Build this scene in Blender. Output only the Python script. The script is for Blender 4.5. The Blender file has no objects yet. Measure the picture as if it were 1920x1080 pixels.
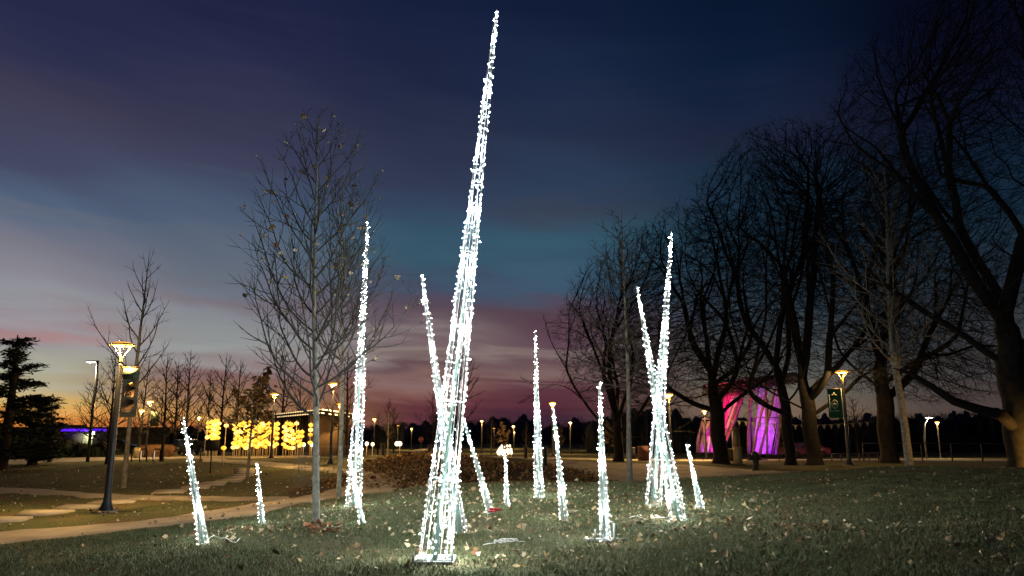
import bpy, math, random
import numpy as np
from mathutils import Vector, Matrix
R = math.radians
rnd = random.Random(7)
nrg = np.random.default_rng(7)
sc = bpy.context.scene
COL = sc.collection

# ------------------------------------------------------------------ camera
FPX, PITCH, EYE = 1400.0, R(10.7), 1.6
cam = bpy.data.cameras.new('camera'); camo = bpy.data.objects.new('camera', cam); COL.objects.link(camo)
cam.sensor_width = 36; cam.lens = FPX / 1920 * 36; cam.clip_end = 3000; cam.clip_start = 0.1
camo.location = (0, 0, EYE); camo.rotation_euler = (R(90) + PITCH, 0, 0)
sc.camera = camo
sc.view_settings.view_transform = 'Standard'; sc.view_settings.look = 'None'
sc.view_settings.exposure = 0; sc.view_settings.gamma = 1
cy = sc.cycles
cy.use_denoising = True; cy.denoiser = 'OPENIMAGEDENOISE'
cy.max_bounces = 4; cy.diffuse_bounces = 2; cy.glossy_bounces = 2; cy.transmission_bounces = 3
cy.transparent_max_bounces = 8
cy.sample_clamp_indirect = 2.0; cy.use_light_tree = True
cy.caustics_reflective = False; cy.caustics_refractive = False
BULB_L, LAMP_W, LANTERN_L = 150.0, 16.0, 1.5      # light levels

# ------------------------------------------------------------------ sky (dusk: procedural, by direction)
def ray(px, py):
    dx, dz = (px - 960) / FPX, -(py - 540) / FPX
    c, s = math.cos(PITCH), math.sin(PITCH)
    return np.array([dx, c - dz * s, s + dz * c])
def azel(px, py):
    d = ray(px, py); d = d / np.linalg.norm(d)
    return math.degrees(math.atan2(d[0], d[1])), math.degrees(math.asin(d[2]))
def desat(c, k=.86): l = .3 * c[0] + .5 * c[1] + .2 * c[2]; return tuple((l + (v - l) * k) * 1.07 + 1 for v in c)
def grade(c, elv, px):
    c = desat(c, .86 if elv > 9 or px < 600 or elv < 2.5 else .74)
    return (c[0] * .92, c[1] * 1.03, c[2] * .99) if elv > 11 and px > 600 else c
def lin(c): return tuple(((v / 255) / 12.92 if v <= 10 else ((v / 255 + .055) / 1.055) ** 2.4) for v in c)
SKY = {
 60: [(0,(33,37,70)),(100,(42,45,76)),(180,(56,53,78)),(300,(62,66,94)),(370,(72,90,116)),(444,(106,108,124)),(518,(124,122,132)),(563,(136,137,146)),
      (606,(142,128,134)),(622,(158,116,116)),(640,(142,136,138)),(681,(160,160,140)),(711,(172,158,120)),(740,(205,165,85)),(770,(232,150,58)),(800,(226,126,42))],
 390: [(0,(27,32,66)),(100,(37,41,73)),(200,(48,49,76)),(300,(56,60,86)),(380,(64,80,106)),(450,(82,94,114)),(520,(97,105,120)),(555,(112,104,114)),
      (590,(122,126,134)),(650,(136,140,140)),(690,(138,122,122)),(712,(126,92,90)),(740,(150,108,78)),(775,(198,138,66)),(805,(180,100,48))],
 800: [(0,(19,27,60)),(150,(29,33,65)),(250,(41,43,72)),(350,(48,51,80)),(400,(50,62,92)),(440,(50,74,100)),(500,(54,80,104)),(535,(60,70,93)),
      (572,(82,66,82)),(600,(96,74,86)),(625,(126,108,110)),(645,(108,84,90)),(662,(134,114,108)),(692,(98,66,74)),(712,(128,92,88)),(735,(128,80,74)),(762,(98,48,54)),(795,(72,38,50))],
 1030: [(0,(15,25,56)),(150,(26,36,68)),(250,(36,41,70)),(350,(44,56,86)),(400,(56,58,82)),(445,(50,78,102)),(545,(54,78,102)),(582,(82,62,80)),
      (615,(90,58,74)),(640,(96,66,78)),(658,(124,100,98)),(680,(98,66,74)),(698,(124,92,88)),(725,(94,46,60)),(765,(80,36,50)),(790,(60,34,50))],
 1420: [(0,(6,20,47)),(120,(12,26,55)),(200,(23,31,60)),(260,(29,33,59)),(320,(25,41,65)),(400,(26,47,71)),(480,(34,57,79)),(560,(47,68,86)),
      (620,(60,76,86)),(680,(84,86,86)),(740,(104,95,80)),(785,(118,94,75))],
 1820: [(0,(4,8,29)),(100,(10,12,35)),(200,(15,17,41)),(280,(14,27,49)),(400,(18,37,57)),(520,(33,47,60)),(600,(49,53,59)),(680,(61,58,58)),
      (740,(70,58,57)),(785,(74,60,50))],
}
world = bpy.data.worlds.new('World'); sc.world = world; world.use_nodes = True
wt = world.node_tree; wt.nodes.clear()
def WN(t, **k):
    n = wt.nodes.new(t)
    for a, v in k.items(): setattr(n, a, v)
    return n
def wl(a, b): wt.links.new(a, b)
def wm(op, a, b=None, clamp=False):
    n = WN('ShaderNodeMath', operation=op, use_clamp=clamp)
    for i, v in enumerate((a, b)):
        if v is None: continue
        if isinstance(v, (int, float)): n.inputs[i].default_value = v
        else: wl(v, n.inputs[i])
    return n.outputs[0]
tc = WN('ShaderNodeTexCoord'); sep = WN('ShaderNodeSeparateXYZ'); wl(tc.outputs['Generated'], sep.inputs[0])
az = wm('MULTIPLY', wm('ARCTAN2', sep.outputs[0], sep.outputs[1]), 180 / math.pi)
el = wm('MULTIPLY', wm('ARCSINE', sep.outputs[2]), 180 / math.pi)
cmb = WN('ShaderNodeCombineXYZ'); wl(wm('MULTIPLY', az, .035), cmb.inputs[0])
wl(wm('ADD', wm('MULTIPLY', el, .42), wm('MULTIPLY', az, .012)), cmb.inputs[1])
no = WN('ShaderNodeTexNoise'); no.inputs['Scale'].default_value = 1.6; no.inputs['Detail'].default_value = 6; no.inputs['Distortion'].default_value = .9
wl(cmb.outputs[0], no.inputs['Vector'])
cmb2 = WN('ShaderNodeCombineXYZ'); wl(wm('MULTIPLY', az, .03), cmb2.inputs[0]); wl(wm('ADD', wm('MULTIPLY', el, .15), wm('MULTIPLY', az, .055)), cmb2.inputs[1])
no2 = WN('ShaderNodeTexNoise'); no2.inputs['Scale'].default_value = 1.3; no2.inputs['Detail'].default_value = 4
wl(cmb2.outputs[0], no2.inputs['Vector'])
eld = wm('ADD', el, wm('ADD', wm('MULTIPLY', wm('SUBTRACT', no.outputs[0], .5), 3.6), wm('MULTIPLY', wm('SUBTRACT', no2.outputs[0], .5), 4.5)))
tt = wm('DIVIDE', wm('ADD', eld, 5), 60, True)
prev, prevaz = None, None
for px in sorted(SKY):
    rp = WN('ShaderNodeValToRGB'); el_ = rp.color_ramp.elements
    pts = sorted([((azel(px, y)[1] + 5) / 60, c) for y, c in SKY[px]])
    while len(el_) < len(pts): el_.new(.5)
    for e, (p, c) in zip(el_, pts): e.position = p; e.color = (*lin(grade(c, p * 60 - 5, px)), 1)
    wl(tt, rp.inputs[0]); a = azel(px, 560)[0]
    if prev is None: prev = rp.outputs[0]
    else:
        mr = WN('ShaderNodeMapRange', interpolation_type='SMOOTHSTEP'); wl(az, mr.inputs[0]); mr.inputs[1].default_value = prevaz; mr.inputs[2].default_value = a
        mx = WN('ShaderNodeMix', data_type='RGBA'); wl(mr.outputs[0], mx.inputs[0]); wl(prev, mx.inputs[6]); wl(rp.outputs[0], mx.inputs[7]); prev = mx.outputs[2]
    prevaz = a
hm = WN('ShaderNodeMapRange'); wl(el, hm.inputs[0]); hm.inputs[1].default_value = 24; hm.inputs[2].default_value = 2; hm.inputs[3].default_value = .05; hm.inputs[4].default_value = .75
gain = wm('ADD', 1.0, wm('MULTIPLY', wm('SUBTRACT', no.outputs[0], .5), hm.outputs[0]))
hs = WN('ShaderNodeVectorMath', operation='SCALE'); wl(prev, hs.inputs[0]); wl(gain, hs.inputs[3])
mrb = WN('ShaderNodeMapRange', interpolation_type='SMOOTHSTEP'); wl(az, mrb.inputs[0]); mrb.inputs[1].default_value = -52; mrb.inputs[2].default_value = -85
mrc = WN('ShaderNodeMapRange', interpolation_type='SMOOTHSTEP'); wl(az, mrc.inputs[0]); mrc.inputs[1].default_value = 55; mrc.inputs[2].default_value = 100
mxb = WN('ShaderNodeMix', data_type='RGBA'); wl(wm('MAXIMUM', mrb.outputs[0], mrc.outputs[0]), mxb.inputs[0]); wl(hs.outputs[0], mxb.inputs[6]); mxb.inputs[7].default_value = (.006, .010, .028, 1)
bg = WN('ShaderNodeBackground'); wl(mxb.outputs[2], bg.inputs[0]); bg.inputs[1].default_value = 1.0
ow = WN('ShaderNodeOutputWorld'); wl(bg.outputs[0], ow.inputs[0])

# ------------------------------------------------------------------ helpers
def tag(o, label=None, cat=None, group=None, kind=None):
    if label: o['label'] = label
    if cat: o['category'] = cat
    if group: o['group'] = group
    if kind: o['kind'] = kind
    return o
def empty(name, loc, label=None, cat=None, group=None, rz=0):
    o = bpy.data.objects.new(name, None); COL.objects.link(o); o.location = loc; o.rotation_euler = (0, 0, rz); o.empty_display_size = .2
    return tag(o, label, cat, group)
def mesh_np(name, V, F, material, parent=None, smooth=False, tint=None, loc=None):
    """V (n,3); F list of (m,k) int arrays"""
    me = bpy.data.meshes.new(name); V = np.asarray(V, dtype=np.float32)
    Fs = [np.asarray(f, dtype=np.int32) for f in (F if isinstance(F, list) else [F]) if len(f)]
    me.vertices.add(len(V)); me.vertices.foreach_set('co', V.ravel())
    nl = sum(f.size for f in Fs); npoly = sum(len(f) for f in Fs)
    me.loops.add(nl); me.polygons.add(npoly)
    me.loops.foreach_set('vertex_index', np.concatenate([f.ravel() for f in Fs]))
    tot = np.concatenate([np.full(len(f), f.shape[1]) for f in Fs]); st = np.concatenate([[0], np.cumsum(tot)[:-1]])
    me.polygons.foreach_set('loop_start', st.astype(np.int32))
    if smooth: me.polygons.foreach_set('use_smooth', np.ones(npoly, dtype=bool))
    me.update(calc_edges=True)
    if tint is not None:
        at = me.attributes.new('tint', 'FLOAT_COLOR', 'POINT'); at.data.foreach_set('color', np.asarray(tint, dtype=np.float32).ravel())
    if material: me.materials.append(material)
    o = bpy.data.objects.new(name, me); COL.objects.link(o)
    if loc is not None: o.location = loc
    if parent: o.parent = parent
    return o
class MB:
    def __init__(s): s.V = []; s.F3 = []; s.F4 = []; s.n = 0
    def add(s, V, F4=(), F3=()):
        V = np.asarray(V, dtype=float).reshape(-1, 3); s.V.append(V)
        if len(F4): s.F4.append(np.asarray(F4, dtype=int).reshape(-1, 4) + s.n)
        if len(F3): s.F3.append(np.asarray(F3, dtype=int).reshape(-1, 3) + s.n)
        s.n += len(V); return s
    def box(s, c, d, rz=0, rot=None):
        x, y, z = np.array(d) / 2
        V = np.array([(-x,-y,-z),(x,-y,-z),(x,y,-z),(-x,y,-z),(-x,-y,z),(x,-y,z),(x,y,z),(-x,y,z)])
        if rz: V = V @ np.array([[math.cos(rz), math.sin(rz), 0], [-math.sin(rz), math.cos(rz), 0], [0, 0, 1]])
        if rot is not None: V = V @ np.array(rot).T
        return s.add(V + np.array(c), [(0,3,2,1),(4,5,6,7),(0,1,5,4),(1,2,6,5),(2,3,7,6),(3,0,4,7)])
    def tube(s, P, r, n=6, cap=True, ref=None):
        P = np.asarray(P, dtype=float); m = len(P); r = np.broadcast_to(np.asarray(r, dtype=float), (m,))
        T = np.gradient(P, axis=0); T /= np.linalg.norm(T, axis=1)[:, None] + 1e-9
        if ref is None: ref = np.array([1., 0, 0]) if abs(T[:, 0]).max() < .9 else (np.array([0, 0, 1.]) if abs(T[:, 2]).max() < .9 else np.array([.3, .9, .2]))
        A = np.cross(T, ref); A /= np.linalg.norm(A, axis=1)[:, None] + 1e-9; B = np.cross(T, A)
        th = np.arange(n) * 2 * math.pi / n
        V = P[:, None, :] + r[:, None, None] * (np.cos(th)[None, :, None] * A[:, None, :] + np.sin(th)[None, :, None] * B[:, None, :])
        i = np.arange(m - 1)[:, None] * n; j = np.arange(n)[None, :]; k = (j + 1) % n
        F = np.stack([i + j, i + k, i + n + k, i + n + j], -1).reshape(-1, 4)
        V = V.reshape(-1, 3)
        if cap:
            V = np.vstack([V, P[0], P[-1]]); a, b = m * n, m * n + 1
            F3 = [(a, (q + 1) % n, q) for q in range(n)] + [(b, (m - 1) * n + q, (m - 1) * n + (q + 1) % n) for q in range(n)]
            return s.add(V, F, F3)
        return s.add(V, F)
    def lathe(s, prof, n=16, c=(0, 0, 0)):
        prof = np.array(prof); m = len(prof); th = np.arange(n) * 2 * math.pi / n
        V = np.stack([prof[:, 0:1] * np.cos(th), prof[:, 0:1] * np.sin(th), np.repeat(prof[:, 1:2], n, 1)], -1).reshape(-1, 3) + np.array(c)
        i = np.arange(m - 1)[:, None] * n; j = np.arange(n)[None, :]; k = (j + 1) % n
        return s.add(V, np.stack([i + j, i + k, i + n + k, i + n + j], -1).reshape(-1, 4))
    def poly_prism(s, pts, y0, y1):
        """pts in xz-plane, extruded in y"""
        n = len(pts); V = [(x, y0, z) for x, z in pts] + [(x, y1, z) for x, z in pts]
        s.add(V, [(i, (i + 1) % n, n + (i + 1) % n, n + i) for i in range(n)], [(0, i, i + 1) for i in range(1, n - 1)] + [(n, n + i + 1, n + i) for i in range(1, n - 1)]); return s
    def build(s, name, material, parent=None, smooth=False, loc=None):
        F = []
        if s.F4: F.append(np.vstack(s.F4))
        if s.F3: F.append(np.vstack(s.F3))
        return mesh_np(name, np.vstack(s.V), F, material, parent, smooth, None, loc)
def mat(name, col, rough=.8, col2=None, scale=5.0, bump=0., metallic=0., emit=None, es=0., tint=False, detail=5, spec=.3, coord='Object', sample=True):
    m = bpy.data.materials.new(name); m.use_nodes = True; nt = m.node_tree; b = nt.nodes['Principled BSDF']
    b.inputs['Roughness'].default_value = rough; b.inputs['Metallic'].default_value = metallic; b.inputs['Specular IOR Level'].default_value = spec
    b.inputs['Base Color'].default_value = (*col, 1)
    src = None
    if col2 is not None or bump:
        tcn = nt.nodes.new('ShaderNodeTexCoord'); n = nt.nodes.new('ShaderNodeTexNoise'); n.inputs['Scale'].default_value = scale; n.inputs['Detail'].default_value = detail
        nt.links.new(tcn.outputs[coord], n.inputs['Vector'])
        if col2 is not None:
            rp = nt.nodes.new('ShaderNodeValToRGB'); rp.color_ramp.elements[0].position = .35; rp.color_ramp.elements[1].position = .65
            rp.color_ramp.elements[0].color = (*col, 1); rp.color_ramp.elements[1].color = (*col2, 1)
            nt.links.new(n.outputs[0], rp.inputs[0]); src = rp.outputs[0]
        if bump:
            bp = nt.nodes.new('ShaderNodeBump'); bp.inputs['Strength'].default_value = bump; bp.inputs['Distance'].default_value = .02
            nt.links.new(n.outputs[0], bp.inputs['Height']); nt.links.new(bp.outputs[0], b.inputs['Normal'])
    if tint:
        a = nt.nodes.new('ShaderNodeAttribute'); a.attribute_name = 'tint'; src = a.outputs['Color']
    if src is not None: nt.links.new(src, b.inputs['Base Color'])
    if emit: b.inputs['Emission Color'].default_value = (*emit, 1); b.inputs['Emission Strength'].default_value = es
    if not sample: m.cycles.emission_sampling = 'NONE'
    return m
M = {}
M['bark_pale'] = mat('bark_pale', (.13,.13,.105), .9, (.27,.27,.23), 9, .6)
M['bark_grey'] = mat('bark_grey', (.10,.095,.08), .9, (.20,.19,.16), 7, .6)
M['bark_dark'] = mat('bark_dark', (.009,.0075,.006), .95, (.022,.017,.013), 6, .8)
M['twig'] = mat('twig', (.05,.043,.036), .9)
M['branch_mid'] = mat('branch_mid', (.045,.042,.035), .9)
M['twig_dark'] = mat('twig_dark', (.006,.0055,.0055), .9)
M['white_metal'] = mat('white_metal', (.75,.78,.76), .45)
M['frame_wire'] = mat('frame_wire', (.34,.37,.365), .5)
M['pole_teal'] = mat('pole_teal', (.20,.32,.28), .4)
M['wire'] = mat('wire', (.10,.12,.11), .6)
M['bulb'] = mat('bulb', (.9,.9,.9), .3, emit=(.96,1.0,.98), es=BULB_L)
M['dark_metal'] = mat('dark_metal', (.035,.037,.042), .45, (.05,.052,.058), 20, .1, metallic=.3)
M['grey_metal'] = mat('grey_metal', (.18,.19,.19), .5)
M['rail_dark'] = mat('rail_dark', (.07,.07,.07), .6)
M['lamp_lens'] = mat('lamp_lens', (.9,.8,.6), .4, emit=(1,.50,.06), es=5)
M['lamp_halo'] = mat('lamp_halo', (.9,.6,.2), .5, emit=(1,.46,.04), es=1.3)
M['lamp_frame'] = mat('lamp_frame', (.24,.13,.025), .4)
M['led_white'] = mat('led_white', (.9,.9,.9), .4, emit=(.95,1,.85), es=8)
M['lantern'] = mat('lantern', (.9,.7,.3), .6, emit=(1,.50,.03), es=LANTERN_L)
M['lantern_pole'] = mat('lantern_pole', (.75,.6,.4), .6)
M['concrete'] = mat('concrete', (.20,.175,.14), .9, (.33,.295,.24), 1.1, .25, detail=12)
M['stone'] = mat('stone', (.25,.23,.19), .9, (.34,.31,.26), 4, .3)
M['black'] = mat('black', (.012,.012,.014), .6)
M['soil'] = mat('soil', (.03,.024,.018), 1, (.06,.045,.03), 30, .8)
M['leaf'] = mat('leaf', (.3,.2,.1), .7, tint=True)
M['grassblade'] = mat('grassblade', (.06,.09,.03), .7, tint=True)
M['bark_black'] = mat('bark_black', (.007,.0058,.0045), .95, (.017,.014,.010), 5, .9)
M['evergreen'] = mat('evergreen', (.012,.02,.012), .9)
M['hill_haze'] = mat('hill_haze', (.006,.014,.035), 1, (.01,.02,.05), .05)  # bluish base colour imitates night haze over the far hill
M['wood_mass_haze'] = mat('wood_mass_haze', (.008,.014,.028), 1, (.014,.02,.035), .2)  # haze blue mixed into the colour of the far trees
M['hedge'] = mat('hedge', (.012,.018,.01), 1, (.02,.025,.012), 2)
M['orange_leaf'] = mat('orange_leaf', (.22,.09,.03), .8)

# ------------------------------------------------------------------ terrain
def P(px, py, d):
    r = ray(px, py); t = d / r[1]; return np.array([r[0] * t, d, EYE + r[2] * t])
CP = [(-200,1040,12),(0,1080,10.0),(300,1079,9.4),(600,1080,8.9),(960,1080,8.7),(1300,1080,8.6),(1650,1080,8.55),(1920,1080,8.5),(2200,1080,8.5),
 (815,1055,9.4),(385,1018,11.8),(492,985,14),(595,996,13),(665,950,16.8),(862,1000,12.4),(920,963,15.3),(951,947,16.8),(1011,935,18),(1058,977,14),
 (1135,1015,11.2),(1225,948,16.2),(1272,980,13.6),(1314,958,15.2),(1500,980,13.0),(1700,980,12.4),(1900,980,12.2),(1500,925,18),(1750,915,18),(1950,915,17.6),(2300,930,17),
 (0,1019,14.3),(200,999,15.2),(400,977,16.5),(490,965,17.4),(600,937,21),(0,997,15.8),(200,985,16.6),(400,956,19),(490,942,21.5),(200,960,19.4),(0,940,22.5),(-300,960,20),
 (743,923,20.5),(900,908,22),(1050,909,22),(1180,906,22.5),(1350,899,23),(1500,889.5,24),(1600,882,24.5),(1700,876,25),(1800,877,24),(1920,880,23),(2200,895,22),
 (660,905,27),(750,897,27.5),(600,880,35),(500,880,36),(400,890,34),(200,890,35),(0,900,31),(-300,905,32),(200,866,50),(0,868,50),(400,862,52),
 (780,905,27),(850,905,28),(720,860,36),(790,851,38),(850,852,38),(760,870,33),(940,868,34),(900,885,30),(1000,871,36),(1060,878,34),(1090,895,28),(1110,905,26.5),
 (1180,896,29),(1180,869,44),(1350,868,43),(1350,885,33),(1480,872,38),(1527,872,36),(1592,873,34),(1500,886,29.5),(1665,868,37),(1705,879,27.2),(1800,872,36),(1900,885,27),(1900,872,38),(2200,880,36),
 (500,857,60),(350,858,60),(100,858,62),(-400,858,62),(950,858,60),(1100,860,60),(1250,862,60),(1450,862,62),(1700,861,58),(1950,861,58),(2400,862,60),
 (780,846,118),(960,847,118),(1200,850,110),(1450,850,110),(1800,850,110),(300,850,85),(0,850,85),(-500,850,90),(2500,850,110),(600,850,90)]
CPw = [P(*c) for c in CP] + [np.array([x, 300., -3.2]) for x in (-400, -150, 0, 150, 400)] + [np.array([x, 900., -6.]) for x in (-900, 0, 900)] + [np.array([x, 0., 0.]) for x in (-12, 0, 12)] + [np.array([-25., 5., -.5]), np.array([25., 5., .3])]
CPw = np.array(CPw)
def uv(x, y):
    yy = np.maximum(y, 0) + 5.0
    return np.stack([np.clip(x / yy, -1.3, 1.3) * 1.6, np.log(yy)], -1)
_uv = uv(CPw[:, 0], CPw[:, 1]); _eps = .05
_A = np.sqrt(((_uv[:, None] - _uv[None]) ** 2).sum(-1) + _eps ** 2)
_n = len(CPw); _Mx = np.zeros((_n + 1, _n + 1)); _Mx[:_n, :_n] = _A - 2e-3 * np.eye(_n); _Mx[:_n, _n] = 1; _Mx[_n, :_n] = 1
_w = np.linalg.solve(_Mx, np.append(CPw[:, 2], 0))
def H(x, y):
    x = np.asarray(x, dtype=float); y = np.asarray(y, dtype=float); sh = np.broadcast(x, y).shape
    q = uv(*[a.ravel() for a in np.broadcast_arrays(x, y)]); out = np.zeros(len(q))
    for i in range(0, len(q), 20000):
        D = np.sqrt(((q[i:i + 20000, None] - _uv[None]) ** 2).sum(-1) + _eps ** 2); out[i:i + 20000] = D @ _w[:_n] + _w[_n]
    return out.reshape(sh)
def h1(x, y): return float(H(x, y))
_ts = np.geomspace(6, 500, 900)
def G(px, py, dmin=6):
    """first ground hit of the line of sight"""
    r = ray(px, py); t = _ts[_ts >= dmin] / r[1]; x, y, z = r[0] * t, r[1] * t, EYE + r[2] * t
    b = z - H(x, y); k = np.argmax(b < 0) if (b < 0).any() else len(b) - 1
    if k == 0: k = 1
    f = b[k - 1] / (b[k - 1] - b[k] + 1e-9); tt_ = t[k - 1] + (t[k] - t[k - 1]) * min(max(f, 0), 1)
    p = r * tt_; return np.array([p[0], p[1], h1(p[0], p[1])])
def GD(px, d):
    """ground point seen in column px at depth d"""
    z = 0
    for _ in range(4):
        x = (px - 960) / FPX * (d * math.cos(PITCH) + (z - EYE) * math.sin(PITCH)); z = h1(x, d)
    return np.array([x, d, z])
def zat(py, d): return P(960, py, d)[2]

def axis(a, b, step, grow, far0, far1):
    c = list(np.arange(a, b, step)); s = step
    while c[-1] < far1: s *= grow; c.append(c[-1] + s)
    s = step; pre = []
    q = c[0]
    while q > far0: s *= grow; q -= s; pre.append(q)
    return np.array(pre[::-1] + c)
gx = axis(-22, 26, .3, 1.07, -900, 900); gy = axis(4, 46, .25, 1.05, -60, 1200)
GX, GY = np.meshgrid(gx, gy); GZ = H(GX, GY)
nz = nrg.normal(size=GZ.shape) * .006; GZ = GZ + np.where(GY < 60, nz, 0) + np.where(GY < 34, .022 * np.sin(GX * 2.1 + 1.3 * np.sin(GY * 1.7)) * np.cos(GY * 2.6 + 1.7 * np.sin(GX * 1.3)), 0)
nx_, ny_ = len(gx), len(gy); idx = np.arange(nx_ * ny_).reshape(ny_, nx_)
F = np.stack([idx[:-1, :-1], idx[:-1, 1:], idx[1:, 1:], idx[1:, :-1]], -1).reshape(-1, 4)
# ground material: grass, brown patches, leaf mulch mask (vertex attribute: where mulch lies)
def mulch_mask(x, y):
    m = np.zeros(np.shape(x))
    for (px, d, rx, ry) in MULCH:
        c = GD(px, d); m = np.maximum(m, np.clip((1.15 - np.sqrt(((x - c[0]) / rx) ** 2 + ((y - c[1]) / ry) ** 2)) * 5, 0, 1))
    return m
MULCH = [(790, 31.5, 3.2, 7.5), (960, 31, 3.4, 6.0), (1040, 30, 1.6, 4.5), (625, 27, 1.0, 3.8)]
mm = mulch_mask(GX, GY).ravel()
tint = np.zeros((len(mm), 4)); tint[:, 0] = mm; tint[:, 3] = 1
gm = bpy.data.materials.new('ground'); gm.use_nodes = True; nt = gm.node_tree; b = nt.nodes['Principled BSDF']; b.inputs['Roughness'].default_value = 1; b.inputs['Specular IOR Level'].default_value = .1
def nn(t, **k):
    n = nt.nodes.new(t)
    for a, v in k.items(): setattr(n, a, v)
    return n
tcg = nn('ShaderNodeTexCoord')
def noise_ramp(scale, c0, c1, p0=.4, p1=.6, detail=6):
    n = nn('ShaderNodeTexNoise'); n.inputs['Scale'].default_value = scale; n.inputs['Detail'].default_value = detail; nt.links.new(tcg.outputs['Object'], n.inputs['Vector'])
    r = nn('ShaderNodeValToRGB'); r.color_ramp.elements[0].position = p0; r.color_ramp.elements[1].position = p1
    r.color_ramp.elements[0].color = (*c0, 1); r.color_ramp.elements[1].color = (*c1, 1); nt.links.new(n.outputs[0], r.inputs[0]); return r.outputs[0], n.outputs[0]
g1, gn = noise_ramp(14, (.040,.052,.022), (.10,.11,.055), .35, .7)
g2, _x = noise_ramp(.5, (0, 0, 0), (1, 1, 1), .45, .7, 8)
brown, _x = noise_ramp(20, (.06,.05,.026), (.15,.115,.06), .35, .7)
mul, mn = noise_ramp(9, (.028,.020,.012), (.12,.075,.035), .4, .75)
m1 = nn('ShaderNodeMix', data_type='RGBA'); nt.links.new(g2, m1.inputs[0]); nt.links.new(g1, m1.inputs[6]); nt.links.new(brown, m1.inputs[7])
at = nn('ShaderNodeAttribute'); at.attribute_name = 'tint'; sx = nn('ShaderNodeSeparateColor'); nt.links.new(at.outputs['Color'], sx.inputs[0])
m2 = nn('ShaderNodeMix', data_type='RGBA'); nt.links.new(sx.outputs[0], m2.inputs[0]); nt.links.new(m1.outputs[2], m2.inputs[6]); nt.links.new(mul, m2.inputs[7])
nt.links.new(m2.outputs[2], b.inputs['Base Color'])
bp = nn('ShaderNodeBump'); bp.inputs['Strength'].default_value = .9; bp.inputs['Distance'].default_value = .05; nt.links.new(gn, bp.inputs['Height']); nt.links.new(bp.outputs[0], b.inputs['Normal'])
ground = mesh_np('ground', np.stack([GX, GY, GZ], -1).reshape(-1, 3), F, gm, None, True, tint); tag(ground, kind='structure')
# interpolated height of the built mesh (so strips follow it exactly)
def HM(x, y):
    x = np.asarray(x, float); y = np.asarray(y, float)
    i = np.clip(np.searchsorted(gx, x) - 1, 0, nx_ - 2); j = np.clip(np.searchsorted(gy, y) - 1, 0, ny_ - 2)
    fx = (x - gx[i]) / (gx[i + 1] - gx[i]); fy = (y - gy[j]) / (gy[j + 1] - gy[j])
    return GZ[j, i] * (1 - fx) * (1 - fy) + GZ[j, i + 1] * fx * (1 - fy) + GZ[j + 1, i] * (1 - fx) * fy + GZ[j + 1, i + 1] * fx * fy
def hm(x, y): return float(HM(x, y))
def gpt(e): return (G(*e) if len(e) == 2 else GD(e[0], e[2]))[:2]
def resample(pts, n):
    pts = np.array(pts); d = np.concatenate([[0], np.cumsum(np.linalg.norm(np.diff(pts, axis=0), axis=1))]); s = np.linspace(0, d[-1], n)
    return np.stack([np.interp(s, d, pts[:, 0]), np.interp(s, d, pts[:, 1])], -1)
def smooth2(p, k=3):
    for _ in range(k): p[1:-1] = (p[:-2] + 2 * p[1:-1] + p[2:]) / 4
    return p
def strip(name, ea, eb, n, m, material, lift=.02, kind='structure'):
    A = smooth2(resample([gpt(e) for e in ea], n)); B = smooth2(resample([gpt(e) for e in eb], n))
    f = np.linspace(0, 1, m)[None, :, None]; Q = A[:, None] * (1 - f) + B[:, None] * f
    d = np.maximum(Q[..., 1], 8); Z = HM(Q[..., 0], Q[..., 1]) + lift + .0006 * d
    Z[:, 0] -= .06; Z[:, -1] -= .06
    V = np.concatenate([Q, Z[..., None]], -1).reshape(-1, 3); ix = np.arange(n * m).reshape(n, m)
    o = mesh_np(name, V, np.stack([ix[:-1, :-1], ix[:-1, 1:], ix[1:, 1:], ix[1:, :-1]], -1).reshape(-1, 4), material, None, True)
    return tag(o, kind=kind)
strip('path', [(-120,1033),(0,1019),(150,1004),(260,995),(400,977),(490,965),(530,952),(600,938),(660,930),(742,923)],
      [(-120,1004),(0,997),(130,988),(260,978),(400,956),(490,942),(580,929),(605,923),(630,914),(655,905)], 90, 10, M['concrete'], .02)
strip('path', [(742,923),(752,908),(750,897),(725,889),(692,884),(640,879),(600,875),(540,870),(500,866),(440,863),(380,860)],
      [(655,905),(657,897),(645,890),(615,886),(590,884),(560,881),(520,877),(480,873),(430,868),(400,866),(380,866)], 80, 8, M['concrete'], .024)
strip('path', [(-120,907),(0,913),(130,921),(200,925),(340,931),(480,933),(540,932)],
      [(-120,922),(0,926),(100,929),(190,936),(260,939),(350,939),(480,939),(545,938)], 60, 6, M['concrete'], .02)
strip('path', [(960,0,47),(1040,0,45),(1120,0,44),(1200,0,43.5),(1300,0,41),(1400,0,35),(1450,0,32),(1510,0,29.6)],
      [(960,0,45),(1040,0,38),(1085,0,31),(1125,0,27),(1200,0,26),(1300,0,26),(1400,0,27),(1500,0,28.5)], 70, 12, M['concrete'], .02)
strip('road', [(-500,0,60),(-100,0,57),(0,0,56),(150,0,60),(300,0,65),(420,0,66),(600,0,66)],
      [(-500,0,47),(-100,0,45),(0,0,47),(140,0,51),(200,0,53.5),(330,0,56),(600,0,57)], 60, 10, M['concrete'], .03)
strip('path', [(690,0,62),(800,0,58),(960,0,56),(1120,0,56),(1400,0,56)], [(690,0,60),(800,0,55.5),(960,0,53.5),(1120,0,53.5),(1400,0,53.5)], 40, 4, M['concrete'], .03)
strip('path', [(752,0,100),(770,0,120),(800,0,150)], [(785,0,100),(800,0,120),(806,0,150)], 16, 4, M['concrete'], .05)
strip('road', [(1440,0,60),(1700,0,52),(2100,0,50)], [(1440,0,56),(1700,0,48.5),(2100,0,47)], 40, 6, M['concrete'], .04)

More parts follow.
